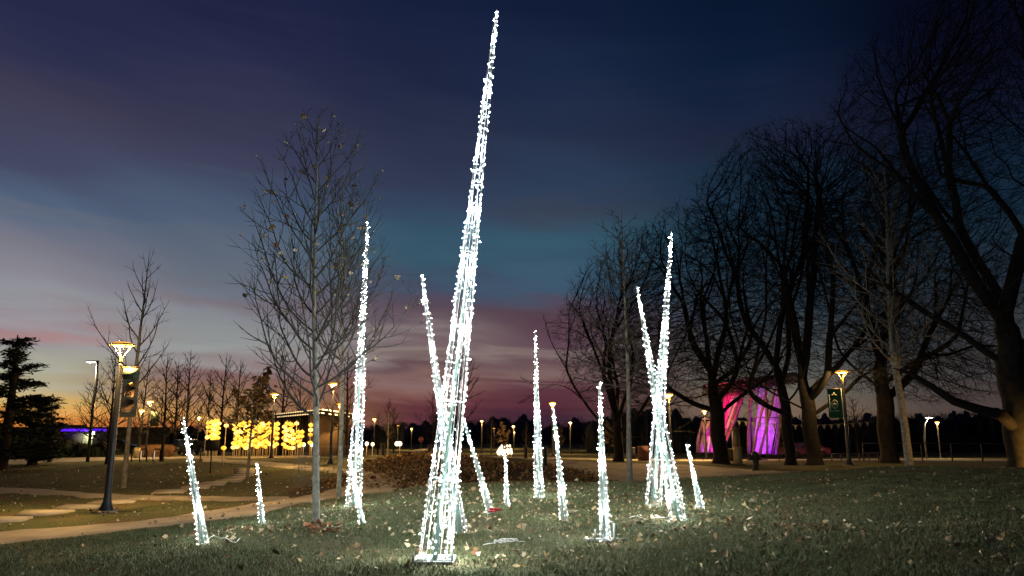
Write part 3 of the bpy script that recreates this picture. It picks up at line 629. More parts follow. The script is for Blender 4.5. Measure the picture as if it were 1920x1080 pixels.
# ------------------------------------------------------------------ trees
def emit_chains(chains, thr=.03):
    """list of (pts, radii) -> MB, sides by thickness"""
    mb = MB()
    for p, r in chains:
        if len(p) < 2: continue
        n = 10 if r[0] > .12 else 7 if r[0] > .05 else 5 if r[0] > .018 else 3
        mb.tube(p, r, n, False)
    return mb
def young(Ht, r0, n1, f0, ang, upc, lenf, rs, seg=.16, gens=3, top=.15, leafn=0, sub=.24, droop=0., rtip=.0028, bf=.34, sl=(.6, 1.05), lean=(0, 0)):
    """leader with upswept branches; returns (trunk chain, branch chains, tip points)"""
    rr = random.Random(rs); chains = []; tips = []
    n = int(Ht / seg); p = np.zeros(3); tr = [p.copy()]; ln_ = np.array([rr.uniform(-.02, .02), rr.uniform(-.02, .02), 1.]); d = ln_ / np.linalg.norm(ln_)
    for i in range(n):
        d = d + np.array([rr.gauss(0, .012), rr.gauss(0, .012), 0]) - np.array([p[0], p[1], 0]) * .02; d[2] = max(d[2], .9); d /= np.linalg.norm(d); p = p + d * seg; tr.append(p.copy())
    tr = np.array(tr); tr[:, :2] = tr[:, :2] * .75 + (np.linspace(0, 1, len(tr)) ** 1.3)[:, None] * np.array(lean); rad = r0 * (1 - np.linspace(0, 1, len(tr))) ** .85 + rtip; rad[0] *= 1.25
    def grow(p, d, L, r, g):
        m = max(3, int(L / (seg * (.8 if g < 3 else .6)))); st = L / m; pts = [p.copy()]; q = p.copy(); dd = d.copy()
        for i in range(m):
            dd = dd + np.array([rr.gauss(0, .075), rr.gauss(0, .075), rr.gauss(0, .04) + upc * (1.2 if g == 1 else 1.0) - droop]); dd /= np.linalg.norm(dd); q = q + dd * st; pts.append(q.copy())
        pts = np.array(pts); ra = r * (1 - np.linspace(0, 1, m + 1)) ** .8 + rtip; chains.append((pts, ra)); tips.append(pts[-1]); tips.extend(list(pts[m // 2::3]))
        if g < gens:
            k = max(2, int(L / sub)); side = rr.random() * 6.28
            for j in range(k):
                f = .18 + .78 * (j + rr.random() * .6) / k; i = min(m - 1, int(f * m)); t = pts[i + 1] - pts[i]; t /= np.linalg.norm(t)
                side += 2.4 + rr.uniform(-.5, .5); a = np.cross(t, (0, 0, 1.)); na = np.linalg.norm(a); a = a / na if na > .05 else np.array([1., 0, 0]); b_ = np.cross(t, a)
                o = a * math.cos(side) + b_ * math.sin(side); an = R(rr.uniform(30, 52)); nd = t * math.cos(an) + o * math.sin(an)
                grow(pts[i], nd / np.linalg.norm(nd), max(.12, L * (1 - f * .7) * rr.uniform(*sl) * .55 + .08), max(ra[i] * .55, rtip), g + 1)
    az_ = rr.random() * 6.28
    for k in range(n1):
        f = f0 + (.95 - f0) * ((k + rr.random() * .5) / n1); i = min(len(tr) - 2, int(f * n)); az_ += 2.4 + rr.uniform(-.4, .4)
        an = R(ang * (1 - .45 * (f - f0) / (1 - f0)) + rr.uniform(-6, 6)); dd = np.array([math.cos(az_) * math.sin(an), math.sin(az_) * math.sin(an), math.cos(an)])
        g_ = (f - f0) / (1 - f0); L = Ht * lenf * (1 - g_ * (1 - top)) * rr.uniform(.8, 1.15) * (.75 + .25 * min(1, g_ * 6))
        grow(tr[i], dd, L, min(rad[i] * .6, r0 * bf * (1 - .6 * g_)), 1)
    return (tr, rad), chains, np.array(tips)
def place_young(px, d, top_py, label, cat='tree', name='bare_tree', bark='bark_pale', twig='twig', group=None, leaves_n=0, lsize=.09, **k):
    b = GD(px, d); Ht = zat(top_py, d) - b[2]; b[2] -= .03
    root = empty(name, b, label, cat, group)
    tr, ch, tips = young(Ht, **k)
    MB().tube(tr[0], tr[1], 12, False).build('trunk', M[bark], root, True)
    emit_chains(ch).build('branches', M[twig], root, True)
    if leaves_n:
        ii = nrg.integers(0, len(tips), leaves_n); T_ = tips[ii]
        leaves('leaves', T_[:, 0], T_[:, 1], lsize, 0, root, T_[:, 2], LEAFC[[0, 2, 3, 4]] * .6)
    return root
SY = 'bare_sycamore'
place_young(592, 13.0, 196, 'young bare sycamore in the foreground with upswept branches and leaf heap at its foot', name=SY,
            r0=.063, n1=36, f0=.25, ang=68, upc=.068, lenf=.46, sub=.26, rs=11, leaves_n=170, lsize=.085, twig='branch_mid', rtip=.0026, lean=(-.62, 0))
place_young(634, 20.5, 320, 'thin forked bare tree just behind and right of the foreground sycamore', name='bare_tree',
            r0=.065, n1=26, f0=.33, ang=56, upc=.045, lenf=.36, sub=.42, rs=23, leaves_n=130, lsize=.10, twig='branch_mid', gens=3)
place_young(231, 27, 452, 'tall thin bare tree right behind the near banner lamp', r0=.09, n1=18, f0=.36, ang=50, upc=.07, lenf=.34, rs=5, twig='twig', bark='bark_grey', gens=3, seg=.25, sub=.5)
place_young(463, 29, 712, 'small slim leaning tree with dark clinging leaves in front of the lanterns', r0=.06, n1=16, f0=.45, ang=60, upc=.02, lenf=.34, rs=8, leaves_n=520, lsize=.13, twig='twig_dark', bark='bark_grey', seg=.2)
place_young(1706, 26.8, 236, 'pale barked young bare tree standing on the mound edge at right', r0=.135, n1=34, f0=.26, ang=58, upc=.045, lenf=.36, rs=31, twig='bark_grey', seg=.25, sub=.42, rtip=.004)
place_young(1181, 23.2, 370, 'slim straight bare tree between the cross-based spire and the crossed pair', r0=.085, n1=38, f0=.33, ang=80, upc=.012, lenf=.34, rs=44, twig='twig', bark='bark_grey', seg=.22, sub=.3, gens=3, rtip=.0035)

def colonize(att, start, step, infl, kill, rr, bias=(0, 0, .05), iters=260, par0=None):
    N = [np.array(s, float) for s in start]; par = list(par0) if par0 else [-1] + list(range(len(N) - 1)); kids = [0] * len(N)
    for p_ in par[1:]: kids[p_] += 1
    att = att.copy(); A = np.array(N); D = np.linalg.norm(att[:, None] - A[None], axis=2); near = D.argmin(1); dist = D.min(1); bias = np.array(bias)
    for it in range(iters):
        k = dist < infl
        if not k.any():
            k = dist < dist.min() + .5
        nodes_arr = np.array(N); v = att[k] - nodes_arr[near[k]]; v /= np.linalg.norm(v, axis=1)[:, None] + 1e-9
        acc = np.zeros_like(nodes_arr); np.add.at(acc, near[k], v); ids = np.unique(near[k]); new = []
        for i in ids:
            if kids[i] >= 3: continue
            d = acc[i]; nrm = np.linalg.norm(d)
            if nrm < 1e-6: continue
            d = d / nrm + bias + rr.normal(size=3) * .15; d /= np.linalg.norm(d); q = N[i] + d * step
            new.append((i, q))
        if not new: break
        base = len(N)
        for i, q in new: N.append(q); par.append(i); kids.append(0); kids[i] += 1
        Q = np.array([q for _, q in new])
        for s in range(0, len(Q), 400):
            Dn = np.linalg.norm(att[:, None] - Q[None, s:s + 400], axis=2); j = Dn.argmin(1); dn = Dn[np.arange(len(att)), j]
            up = dn < dist; dist[up] = dn[up]; near[up] = j[up] + base + s
        keep = dist > kill; att, near, dist = att[keep], near[keep], dist[keep]
        if len(att) == 0: break
    return np.array(N), np.array(par)
def oak_mesh(start, att, r0, step, infl, kill, seed, rtip=.009, twigs=1.5, twl=.65, pw=2.2, bias=(0, 0, .05), par0=None, ntrunk=None):
    rr = np.random.default_rng(seed); rp = random.Random(seed)
    N, par = colonize(att, start, step, infl, kill, rr, bias, par0=par0)
    n = len(N); r = np.zeros(n)
    for i in range(n - 1, -1, -1):
        r[i] = rtip if r[i] == 0 else r[i] ** (1 / pw)
        if par[i] >= 0: r[par[i]] += r[i] ** pw
    g = math.log(r0 / rtip) / math.log(r[0] / rtip); r = rtip * (r / rtip) ** g
    kids = [[] for _ in range(n)]
    for i in range(1, n): kids[par[i]].append(i)
    chains = []; stack = [(0, None)]; trunk = None
    while stack:
        s, pp = stack.pop(); pts = [] if pp is None else [N[pp]]; ra = [] if pp is None else [r[s]]; i = s
        while True:
            pts.append(N[i]); ra.append(r[i])
            if not kids[i]: break
            ks = sorted(kids[i], key=lambda q: -r[q])
            for q in ks[1:]: stack.append((q, i))
            i = ks[0]
        pts = np.array(pts); ra = np.array(ra)
        if len(pts) > 4: pts[1:-1] = (pts[:-2] + 2 * pts[1:-1] + pts[2:]) / 4
        if pp is None:
            k = max(ntrunk or 3, int(np.argmax(ra < r0 * .45)) if (ra < r0 * .45).any() else len(ra) - 2)
            ra[0] *= 1.35; ra[1] *= 1.1
            trunk = (pts[:k + 1], ra[:k + 1]); chains.append((pts[k:], ra[k:]))
        else: chains.append((pts, ra))
    mb = emit_chains(chains)
    # twigs, vectorised
    thin = np.where(r < .05)[0]; m = int(len(thin) * twigs)
    if m:
        ii = thin[rr.integers(0, len(thin), m)]; base = N[ii]; pd = N[ii] - N[np.maximum(par[ii], 0)]; pd /= np.linalg.norm(pd, axis=1)[:, None] + 1e-9
        d = pd + rr.normal(size=(m, 3)) * .6 + np.array([0, 0, .15]); d /= np.linalg.norm(d, axis=1)[:, None]; L = twl * (.4 + rr.random(m))[:, None]
        p1 = base + d * L * .5; d2 = d + rr.normal(size=(m, 3)) * .25; p2 = p1 + d2 / np.linalg.norm(d2, axis=1)[:, None] * L * .5
        a = np.cross(d, rr.normal(size=(m, 3))); a /= np.linalg.norm(a, axis=1)[:, None] + 1e-9; b_ = np.cross(d, a); w = rtip * .75
        V = np.concatenate([np.stack([base + (a * math.cos(t) + b_ * math.sin(t)) * w for t in (0, 2.1, 4.2)], 1), np.stack([p1 + (a * math.cos(t) + b_ * math.sin(t)) * w * .7 for t in (0, 2.1, 4.2)], 1), p2[:, None]], 1)
        o7 = (np.arange(m) * 7)[:, None, None]
        F4 = (np.array([(0,1,4,3),(1,2,5,4),(2,0,3,5)])[None] + o7).reshape(-1, 4); F3 = (np.array([(3,4,6),(4,5,6),(5,3,6)])[None] + o7).reshape(-1, 3)
        mb.add(V.reshape(-1, 3), F4, F3)
    return trunk, mb
def ellips(n, c, r, rr, low=None):
    q = rr.normal(size=(n, 3)); q /= np.linalg.norm(q, axis=1)[:, None]; q *= (rr.random(n) ** .42)[:, None]; q = q * np.array(r) + np.array(c)
    return q[q[:, 2] > low] if low is not None else q
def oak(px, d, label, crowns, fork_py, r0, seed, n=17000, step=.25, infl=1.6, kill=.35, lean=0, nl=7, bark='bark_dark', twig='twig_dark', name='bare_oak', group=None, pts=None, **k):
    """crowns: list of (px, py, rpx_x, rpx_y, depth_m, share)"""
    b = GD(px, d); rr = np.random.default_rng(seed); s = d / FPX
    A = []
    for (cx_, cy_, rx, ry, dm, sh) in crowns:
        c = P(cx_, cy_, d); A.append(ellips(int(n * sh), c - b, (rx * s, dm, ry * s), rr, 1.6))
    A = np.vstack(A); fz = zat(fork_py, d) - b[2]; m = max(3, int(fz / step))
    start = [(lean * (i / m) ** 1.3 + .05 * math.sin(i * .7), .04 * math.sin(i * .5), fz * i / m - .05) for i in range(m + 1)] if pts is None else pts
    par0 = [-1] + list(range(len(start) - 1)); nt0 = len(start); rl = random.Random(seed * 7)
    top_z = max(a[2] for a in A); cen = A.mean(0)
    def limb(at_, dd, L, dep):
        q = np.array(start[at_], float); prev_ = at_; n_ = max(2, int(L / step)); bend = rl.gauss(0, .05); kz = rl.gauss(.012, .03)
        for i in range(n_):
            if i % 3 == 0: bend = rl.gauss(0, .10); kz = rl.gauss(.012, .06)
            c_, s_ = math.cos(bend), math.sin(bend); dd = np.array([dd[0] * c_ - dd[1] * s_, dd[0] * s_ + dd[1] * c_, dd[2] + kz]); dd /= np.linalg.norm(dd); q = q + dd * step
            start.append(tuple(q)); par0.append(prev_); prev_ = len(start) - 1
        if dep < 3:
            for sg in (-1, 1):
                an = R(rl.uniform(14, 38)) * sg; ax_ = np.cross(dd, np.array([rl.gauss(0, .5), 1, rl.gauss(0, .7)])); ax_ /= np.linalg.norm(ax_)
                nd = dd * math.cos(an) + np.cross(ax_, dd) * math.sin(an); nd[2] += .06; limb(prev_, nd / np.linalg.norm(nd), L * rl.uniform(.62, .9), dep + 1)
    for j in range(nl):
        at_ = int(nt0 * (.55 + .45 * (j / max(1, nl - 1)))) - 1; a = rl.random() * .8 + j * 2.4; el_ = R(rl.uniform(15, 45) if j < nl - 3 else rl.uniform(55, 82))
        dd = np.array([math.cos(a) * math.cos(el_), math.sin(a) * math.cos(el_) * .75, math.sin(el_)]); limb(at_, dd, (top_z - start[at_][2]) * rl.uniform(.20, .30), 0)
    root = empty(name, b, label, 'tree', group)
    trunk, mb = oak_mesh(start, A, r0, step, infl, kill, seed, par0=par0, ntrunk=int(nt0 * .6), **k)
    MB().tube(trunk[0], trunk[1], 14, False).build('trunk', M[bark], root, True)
    mb.build('branches', M[twig], root, True)
    return root
oak(1352, 42, 'big dark oak whose trunk rises just left of the red lattice panel', [(1310,560,150,200,5,.6),(1240,690,130,90,4,.2),(1400,660,100,110,4,.2)], 700, .40, 101, lean=-.25)
oak(1483, 38, 'big dark oak touching the right side of the purple lattice column', [(1430,460,150,215,5,.65),(1390,650,130,90,4,.2),(1460,300,110,80,3,.15)], 700, .26, 102, lean=-.2)
oak(1528, 36, 'big dark leaning oak just left of the green banner lamp', [(1530,440,150,215,4.5,.7),(1600,640,120,100,4,.3)], 690, .34, 103, lean=-.3)
oak(1668, 37, 'big dark oak whose black trunk stands behind the pale young tree', [(1690,470,190,220,5,.7),(1770,680,160,80,4,.3)], 640, .40, 104)
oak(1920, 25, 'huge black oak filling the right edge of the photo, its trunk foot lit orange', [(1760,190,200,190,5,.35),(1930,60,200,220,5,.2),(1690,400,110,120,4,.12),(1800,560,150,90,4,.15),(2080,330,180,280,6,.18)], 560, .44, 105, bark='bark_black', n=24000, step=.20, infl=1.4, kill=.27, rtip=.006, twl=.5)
oak(1160, 48, 'broad dark tree with fine drooping branches behind the straight young tree', [(1155,630,115,160,4.5,.8),(1200,500,90,80,3,.2)], 780, .30, 106, n=13000, step=.25, infl=3.0, kill=.35, bias=(0, 0, -.02), name='bare_tree', twigs=1.6)

# low lit limb of the huge oak
c = GD(1912, 25); lim = [P(1905, 812, 25), P(1870, 778, 24.6), P(1830, 768, 24.2), P(1780, 752, 24), P(1735, 722, 23.8), P(1700, 700, 23.6), P(1668, 690, 23.4)]
big = [o for o in COL.objects if 'huge black oak' in o.get('label', '')][0]
MB().tube([p - c for p in lim], [.22, .18, .15, .13, .10, .06, .015], 10, False).build('limb', M['bark_black'], big, True)

# small background trees: three kinds, copied
def kind_tree(nm, seed, Ht, bark, twig, lf=0, **k):
    root = empty(nm, (0, 0, 0)); tr, ch, tips = young(Ht, rs=seed, **k)
    MB().tube(tr[0], tr[1], 8, False).build('trunk', M[bark], root, True); emit_chains(ch).build('branches', M[twig], root, True)
    if lf:
        ii = nrg.integers(0, len(tips), lf); T_ = tips[ii] + nrg.normal(size=(lf, 3)) * .15; leaves('leaves', T_[:, 0], T_[:, 1], .35, 0, root, T_[:, 2], LEAFC[[2, 3, 4]] * .55)
    return root
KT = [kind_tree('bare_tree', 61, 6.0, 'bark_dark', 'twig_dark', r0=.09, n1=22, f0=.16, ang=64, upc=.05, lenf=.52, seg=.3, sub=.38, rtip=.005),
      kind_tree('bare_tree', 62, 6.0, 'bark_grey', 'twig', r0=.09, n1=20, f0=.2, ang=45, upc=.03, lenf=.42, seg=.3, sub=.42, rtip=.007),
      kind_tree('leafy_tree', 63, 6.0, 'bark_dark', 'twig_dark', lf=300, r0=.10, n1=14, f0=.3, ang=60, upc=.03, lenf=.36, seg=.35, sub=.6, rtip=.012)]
KU = [False] * 3
def bg(kind, px, d, top_py, label, rz=0.0, wide=1.0):
    b = GD(px, d); o = KT[kind] if not KU[kind] else copy_tree(KT[kind]); KU[kind] = True
    s = (zat(top_py, d) - b[2]) / 6.0; o.location = b; o.scale = (s * wide, s * wide, s); o.rotation_euler = (0, 0, rz)
    tag(o, label, 'tree', 'bare trees beyond the lawns')
bg(0, 200, 46, 655, 'bare tree with thick dark trunk just left of the near banner lamp post', 0)
bg(0, 303, 50, 660, 'bare tree right of the dark square banner, over the grassy bed', 1.0)
bg(0, 345, 62, 655, 'bare tree behind the tip of the leftmost spire', 2.2)
bg(0, 410, 66, 660, 'bare tree behind the leftmost lantern cluster', 3.0)
bg(0, 165, 70, 690, 'small bare tree beside the tall black pole light', 4.0)
bg(0, 260, 74, 680, 'bare tree in the row between the two distant lamps at left', 5.0)
bg(0, 325, 84, 672, 'thin bare tree far back between two nearer ones left of the leftmost spire', 1.7)
bg(1, 385, 90, 690, 'thin bare tree far back above the leftmost lantern cluster', .6)
bg(0, 440, 78, 672, 'bare tree behind the gap between the lone lantern and the main group', 2.6)
bg(0, 525, 72, 660, 'bare tree rising behind the middle of the lantern display', 5.6)
bg(2, 478, 70, 690, 'leaf-holding dark tree behind the left end of the lantern display', .4)
bg(0, 560, 80, 700, 'bare tree behind the pavilion roof, left of the sycamore trunk', .9)
bg(0, 648, 56, 655, 'bare dark tree beside the pavilion corner, right of the sycamore', 1.9)
bg(0, 708, 80, 770, 'small bare tree right of the tall upright spire', 2.1)
bg(1, 727, 92, 745, 'pale trunked bare tree left of the tiny lamp pair', 3.3)
bg(0, 738, 98, 760, 'bare tree left of the far road', .2)
bg(0, 812, 58, 730, 'small bare tree behind the left flank of the tallest spire', .5)
bg(1, 860, 46, 606, 'tall bare tree behind the tallest spire, branches showing on both sides', 1.1, 1.0)
bg(1, 921, 92, 780, 'pale trunked spreading bare tree left of the white globe cluster', 4.1, 1.2)
bg(2, 945, 100, 792, 'small tree with rusty orange leaves above the white globe cluster', 2.7)
bg(1, 986, 84, 790, 'small bare tree behind the dark bollard, left of the upright medium spire', 5.0, 1.1)
bg(2, 1050, 92, 800, 'leafy brown tree between the upright medium spire and the slim one', 1.2)
bg(2, 1142, 84, 790, 'brown leaved tree directly right of the cross-based spire', 3.9)
bg(0, 1100, 100, 800, 'small bare tree left of the cross-based spire', 2.9)
bg(0, 1610, 80, 740, 'bare tree right of the green banner lamp', 1.0, 1.3)

# evergreen at the left edge
def evergreen(px, d, top_py, half_px, seed, label):
    b = GD(px, d); Ht = zat(top_py, d) - b[2]; rr = np.random.default_rng(seed); root = empty('evergreen_tree', b, label, 'evergreen tree')
    MB().tube([(0, 0, -.1), (.1, 0, Ht * .5), (0, 0, Ht)], [.3, .2, .03], 9, False).build('trunk', M['bark_dark'], root, True)
    V = []; Rm = half_px * d / FPX; bm = MB(); nb = 30
    for i in range(nb):
        f = .08 + .9 * i / nb; a = rr.random() * 6.28; L = Rm * (1 - f) ** .75 * (.65 + .5 * rr.random()) + .3; z = Ht * f; up = .12 + .25 * f
        pts = np.array([(math.cos(a) * L * t, math.sin(a) * L * t, z + up * L * t - .12 * L * t * (1 - t)) for t in np.linspace(0, 1, 6)]); bm.tube(pts, np.linspace(.06, .012, 6), 4, False)
        m = int(150 * L); t = rr.random(m) ** .7; q = np.stack([np.interp(t, np.linspace(0, 1, 6), pts[:, k]) for k in range(3)], -1)
        w = .12 + .22 * L * .3 * (1 - t) + .1; q += rr.normal(size=(m, 3)) * np.stack([w, w, w * .10], -1); V.append(q)
    bm.build('branches', M['bark_dark'], root)
    q = np.vstack(V); m = len(q); d1 = rr.normal(size=(m, 3)) * np.array([.16, .16, .07]); d2 = rr.normal(size=(m, 3)) * np.array([.06, .06, .05])
    mesh_np('needles', np.stack([q - d1, q + d1, q + d2 + d1 * .3], 1).reshape(-1, 3), np.arange(3 * m).reshape(-1, 3), M['evergreen'], root)
evergreen(2, 40, 628, 100, 3, 'black layered evergreen at the left edge of the photo')
evergreen(60, 46, 745, 52, 4, 'smaller black evergreen just right of the tall one at the photo edge')
bg(0, 92, 50, 752, 'low spreading bare tree reaching right out of the evergreens', 1.4, 1.9)

# far woods and hills
def woods(name, pts, d, base_drop, seed, label, material='wood_mass_haze', thick=18, kind='stuff'):
    """irregular far tree mass: pts (px, top_py)"""
    rr = np.random.default_rng(seed); xs_ = np.arange(pts[0][0], pts[-1][0], 1.6 if d < 150 else 2.0); top = np.interp(xs_, [p[0] for p in pts], [p[1] for p in pts])
    X = (xs_ - 960) / FPX * d * .985
    Vv = []; Ff = []
    Z = np.array([zat(t, d) for t in top]); n = len(X)
    jag = np.convolve(rr.normal(size=n), np.hanning(13) / 6, 'same') * 1.5 * d / 150 + np.convolve(rr.normal(size=n), np.hanning(61) / 30, 'same') * 2 * d / 150
    rows = []
    prof = [(-thick * .5, 0.0), (-thick * .45, .62), (-thick * .25, .9), (0, 1.0), (thick * .3, .85), (thick * .5, 0.0)]
    gz = HM(X, np.full(n, d)) - base_drop
    for (o_, f_) in prof: rows.append(np.stack([X * (1 + o_ / d), np.full(n, d + o_) + rr.normal(size=n) * .6, gz + (Z - gz) * f_ + (jag * rr.uniform(.7, 1.3) if f_ > 0 else 0)], -1))
    V = np.concatenate(rows); m = len(prof); ix = np.arange(m * n).reshape(m, n)
    # twiggy fringe
    F4 = np.stack([ix[:-1, :-1], ix[:-1, 1:], ix[1:, 1:], ix[1:, :-1]], -1).reshape(-1, 4)
    k = n * 9; j = rr.integers(0, n, k); h_ = rr.random(k) * .75 * d / 150; w_ = .05 * d / 150
    bx = X[j] + rr.normal(size=k) * .5; bz = gz[j] + (Z[j] - gz[j]) * .96 + jag[j]; by = d + rr.normal(size=k) * thick * .2
    T = np.stack([np.stack([bx - w_, by, bz - .5], -1), np.stack([bx + w_, by, bz - .5], -1), np.stack([bx + rr.normal(size=k) * .6, by, bz + h_], -1)], 1).reshape(-1, 3)
    F3 = np.arange(3 * k).reshape(-1, 3) + len(V)
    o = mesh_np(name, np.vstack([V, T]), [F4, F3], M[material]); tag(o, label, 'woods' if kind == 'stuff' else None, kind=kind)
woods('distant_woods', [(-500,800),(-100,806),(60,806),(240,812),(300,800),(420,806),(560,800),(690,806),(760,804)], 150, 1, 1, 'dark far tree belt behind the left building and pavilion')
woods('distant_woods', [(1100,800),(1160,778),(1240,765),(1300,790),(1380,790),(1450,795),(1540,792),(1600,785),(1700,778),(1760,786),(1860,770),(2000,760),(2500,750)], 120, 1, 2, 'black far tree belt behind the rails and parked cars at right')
woods('distant_hill', [(560,812),(700,806),(760,802),(800,797),(860,790),(930,792),(1000,797),(1060,798),(1120,792),(1200,785),(1300,788),(1500,790),(2200,780)], 260, 2, 5, None, 'hill_haze', 60, 'structure')
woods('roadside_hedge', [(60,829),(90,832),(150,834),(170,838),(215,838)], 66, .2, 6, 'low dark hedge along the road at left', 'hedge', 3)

# ------------------------------------------------------------------ left building with blue edge light
bd = 92; bx0, bx1 = P(-260, 800, bd)[0], P(236, 800, bd)[0]; gz0 = hm((bx0 + bx1) / 2, bd) - .3; zt = zat(803, bd)
bl = empty('low_building', ((bx0 + bx1) / 2, bd, gz0), 'long low dark building at left with a blue lit roof edge', 'building'); cx0 = (bx0 + bx1) / 2
def loc(px, py, d=bd): p = P(px, py, d); return np.array([p[0] - cx0, p[1] - bd, p[2] - gz0])
a_, b_ = loc(-260, 803), loc(236, 806)
MB().box(((a_[0] + b_[0]) / 2, 6, (a_[2]) / 2), (b_[0] - a_[0], 12, a_[2])).build('wall', mat('wall_dark', (.012,.012,.014), .9, (.02,.02,.022), .6), bl)
MB().box(((a_[0] + b_[0]) / 2, 5.8, a_[2] + .08), (b_[0] - a_[0] + .6, 12.8, .15)).build('roof', M['black'], bl)
a_, b_ = loc(121, 806), loc(205, 806)
MB().box(((a_[0] + b_[0]) / 2, -.68, a_[2] - .02), (b_[0] - a_[0], .08, .28)).build('edge_light', mat('blue_led', (.1,.05,.8), .4, emit=(.10,.012,1), es=1.6), bl)
a_, b_ = loc(121, 811), loc(155, 836)
MB().box(((a_[0] + b_[0]) / 2, -.06, (a_[2] + b_[2]) / 2), (b_[0] - a_[0], .1, abs(a_[2] - b_[2]))).build('panel', mat('panel_grey', (.16,.16,.15), .8), bl)
for (x0, x1, y0, y1, e) in ((157,174,813,835,1.0),(91,108,826,832,.35)):
    a_, b_ = loc(x0, y0), loc(x1, y1)
    w_ = MB().box(((a_[0] + b_[0]) / 2, -.07, (a_[2] + b_[2]) / 2), (b_[0] - a_[0], .1, abs(a_[2] - b_[2]))).build('window', M['black'], bl)
    MB().box(((a_[0] + b_[0]) / 2, -.13, (a_[2] + b_[2]) / 2), ((b_[0] - a_[0]) * .92, .03, abs(a_[2] - b_[2]) * .92)).build('pane', mat('lit_pane', (.5,.5,.3), .5, emit=(.75,.78,.34), es=.7 * e), w_)
a_ = loc(175, 812); fl = MB().box((a_[0], -.3, a_[2]), (.5, .35, .3)).build('floodlight', M['led_white'], bl); point('light', (a_[0], -.8, a_[2] - .3), 120, (1, .9, .6), bl, .1)
for px in (78, 108, 132): a_ = loc(px, 802); MB().box((a_[0], 2, a_[2] + .1), (1.1, 1.2, .5)).build('roof_vent', M['black'], bl)

# ------------------------------------------------------------------ pavilion with lantern display
p_c, p_l, p_r = P(602, 766, 60), P(468, 781, 84), P(672, 776, 68)
zr = p_c[2]; bk = p_l + (p_r - p_c); pv = empty('pavilion', (p_c[0], p_c[1], hm(p_c[0], p_c[1])), 'dark pavilion with a thin lit roof edge behind the yellow lanterns', 'pavilion')
o_ = np.array([p_c[0], p_c[1], hm(p_c[0], p_c[1])])
top = [p_c, p_l, bk, p_r]; V = [p - o_ for p in top] + [p - o_ - np.array([0, 0, .35]) for p in top]
MB().add(V, [(0,1,2,3),(7,6,5,4),(0,4,5,1),(1,5,6,2),(2,6,7,3),(3,7,4,0)]).build('roof', M['black'], pv)
ed = MB()
for (a, b2, n) in ((p_c, p_l, 34), (p_c, p_r, 12)):
    nrm = np.cross(b2 - a, (0, 0, 1)); nrm /= np.linalg.norm(nrm); nrm *= -np.sign(np.dot(nrm, np.array([0, 1, 0]))) 
    for i in range(n):
        for dz in (-.02, -.30):
            if dz < -.1 and i % 2 and n == 12: continue
            u0, u1 = (i + .08) / n, (i + .86) / n; q0, q1 = a + (b2 - a) * u0 + nrm * .04 - o_, a + (b2 - a) * u1 + nrm * .04 - o_
            ed.add([q0 + (0, 0, dz), q1 + (0, 0, dz), q1 + (0, 0, dz - .09), q0 + (0, 0, dz - .09), q0 + (0, 0, dz) - nrm * .03, q1 + (0, 0, dz) - nrm * .03, q1 + (0, 0, dz - .09) - nrm * .03, q0 + (0, 0, dz - .09) - nrm * .03], [(0,1,2,3),(0,4,5,1),(3,2,6,7)])
ed.build('edge_light', mat('edge_led', (.9,.8,.6), .4, emit=(1,.72,.36), es=.9), pv)
def quadwall(pa, pb, z0, z1, material, name, th=.25, par=None):
    a, b2 = np.array(pa, float), np.array(pb, float); n_ = np.array([-(b2 - a)[1], (b2 - a)[0]]); n_ /= np.linalg.norm(n_); n_ *= th
    V = [(*a, z0), (*b2, z0), (*(b2 + n_), z0), (*(a + n_), z0), (*a, z1), (*b2, z1), (*(b2 + n_), z1), (*(a + n_), z1)]
    V = [np.array(v) - o_ for v in V]; return MB().add(V, [(0,3,2,1),(4,5,6,7),(0,1,5,4),(1,2,6,5),(2,3,7,6),(3,0,4,7)]).build(name, material, par or pv)
wl0, wl1, wl2 = P(585, 800, 64)[:2], P(652, 800, 66)[:2], P(590, 800, 74)[:2]
quadwall(P(584, 800, 63)[:2], P(655, 800, 66)[:2], -1.2, zr - .4, mat('tan_wall', (.16,.105,.07), .9, (.12,.08,.05), 2), 'wall')
quadwall(P(470, 800, 86)[:2], P(590, 800, 70)[:2], -1.2, zr - .4, mat('brown_wall', (.05,.035,.025), .9), 'back_wall')
for i in range(6):
    p = P(480 + i * 20, 800, 80 - i * 3.2); q0 = hm(p[0], p[1]); MB().box((p[0] - o_[0], p[1] - o_[1], (zr - .45 + q0) / 2 - o_[2]), (.18, .18, zr - .45 - q0)).build('post', M['dark_metal'], pv)
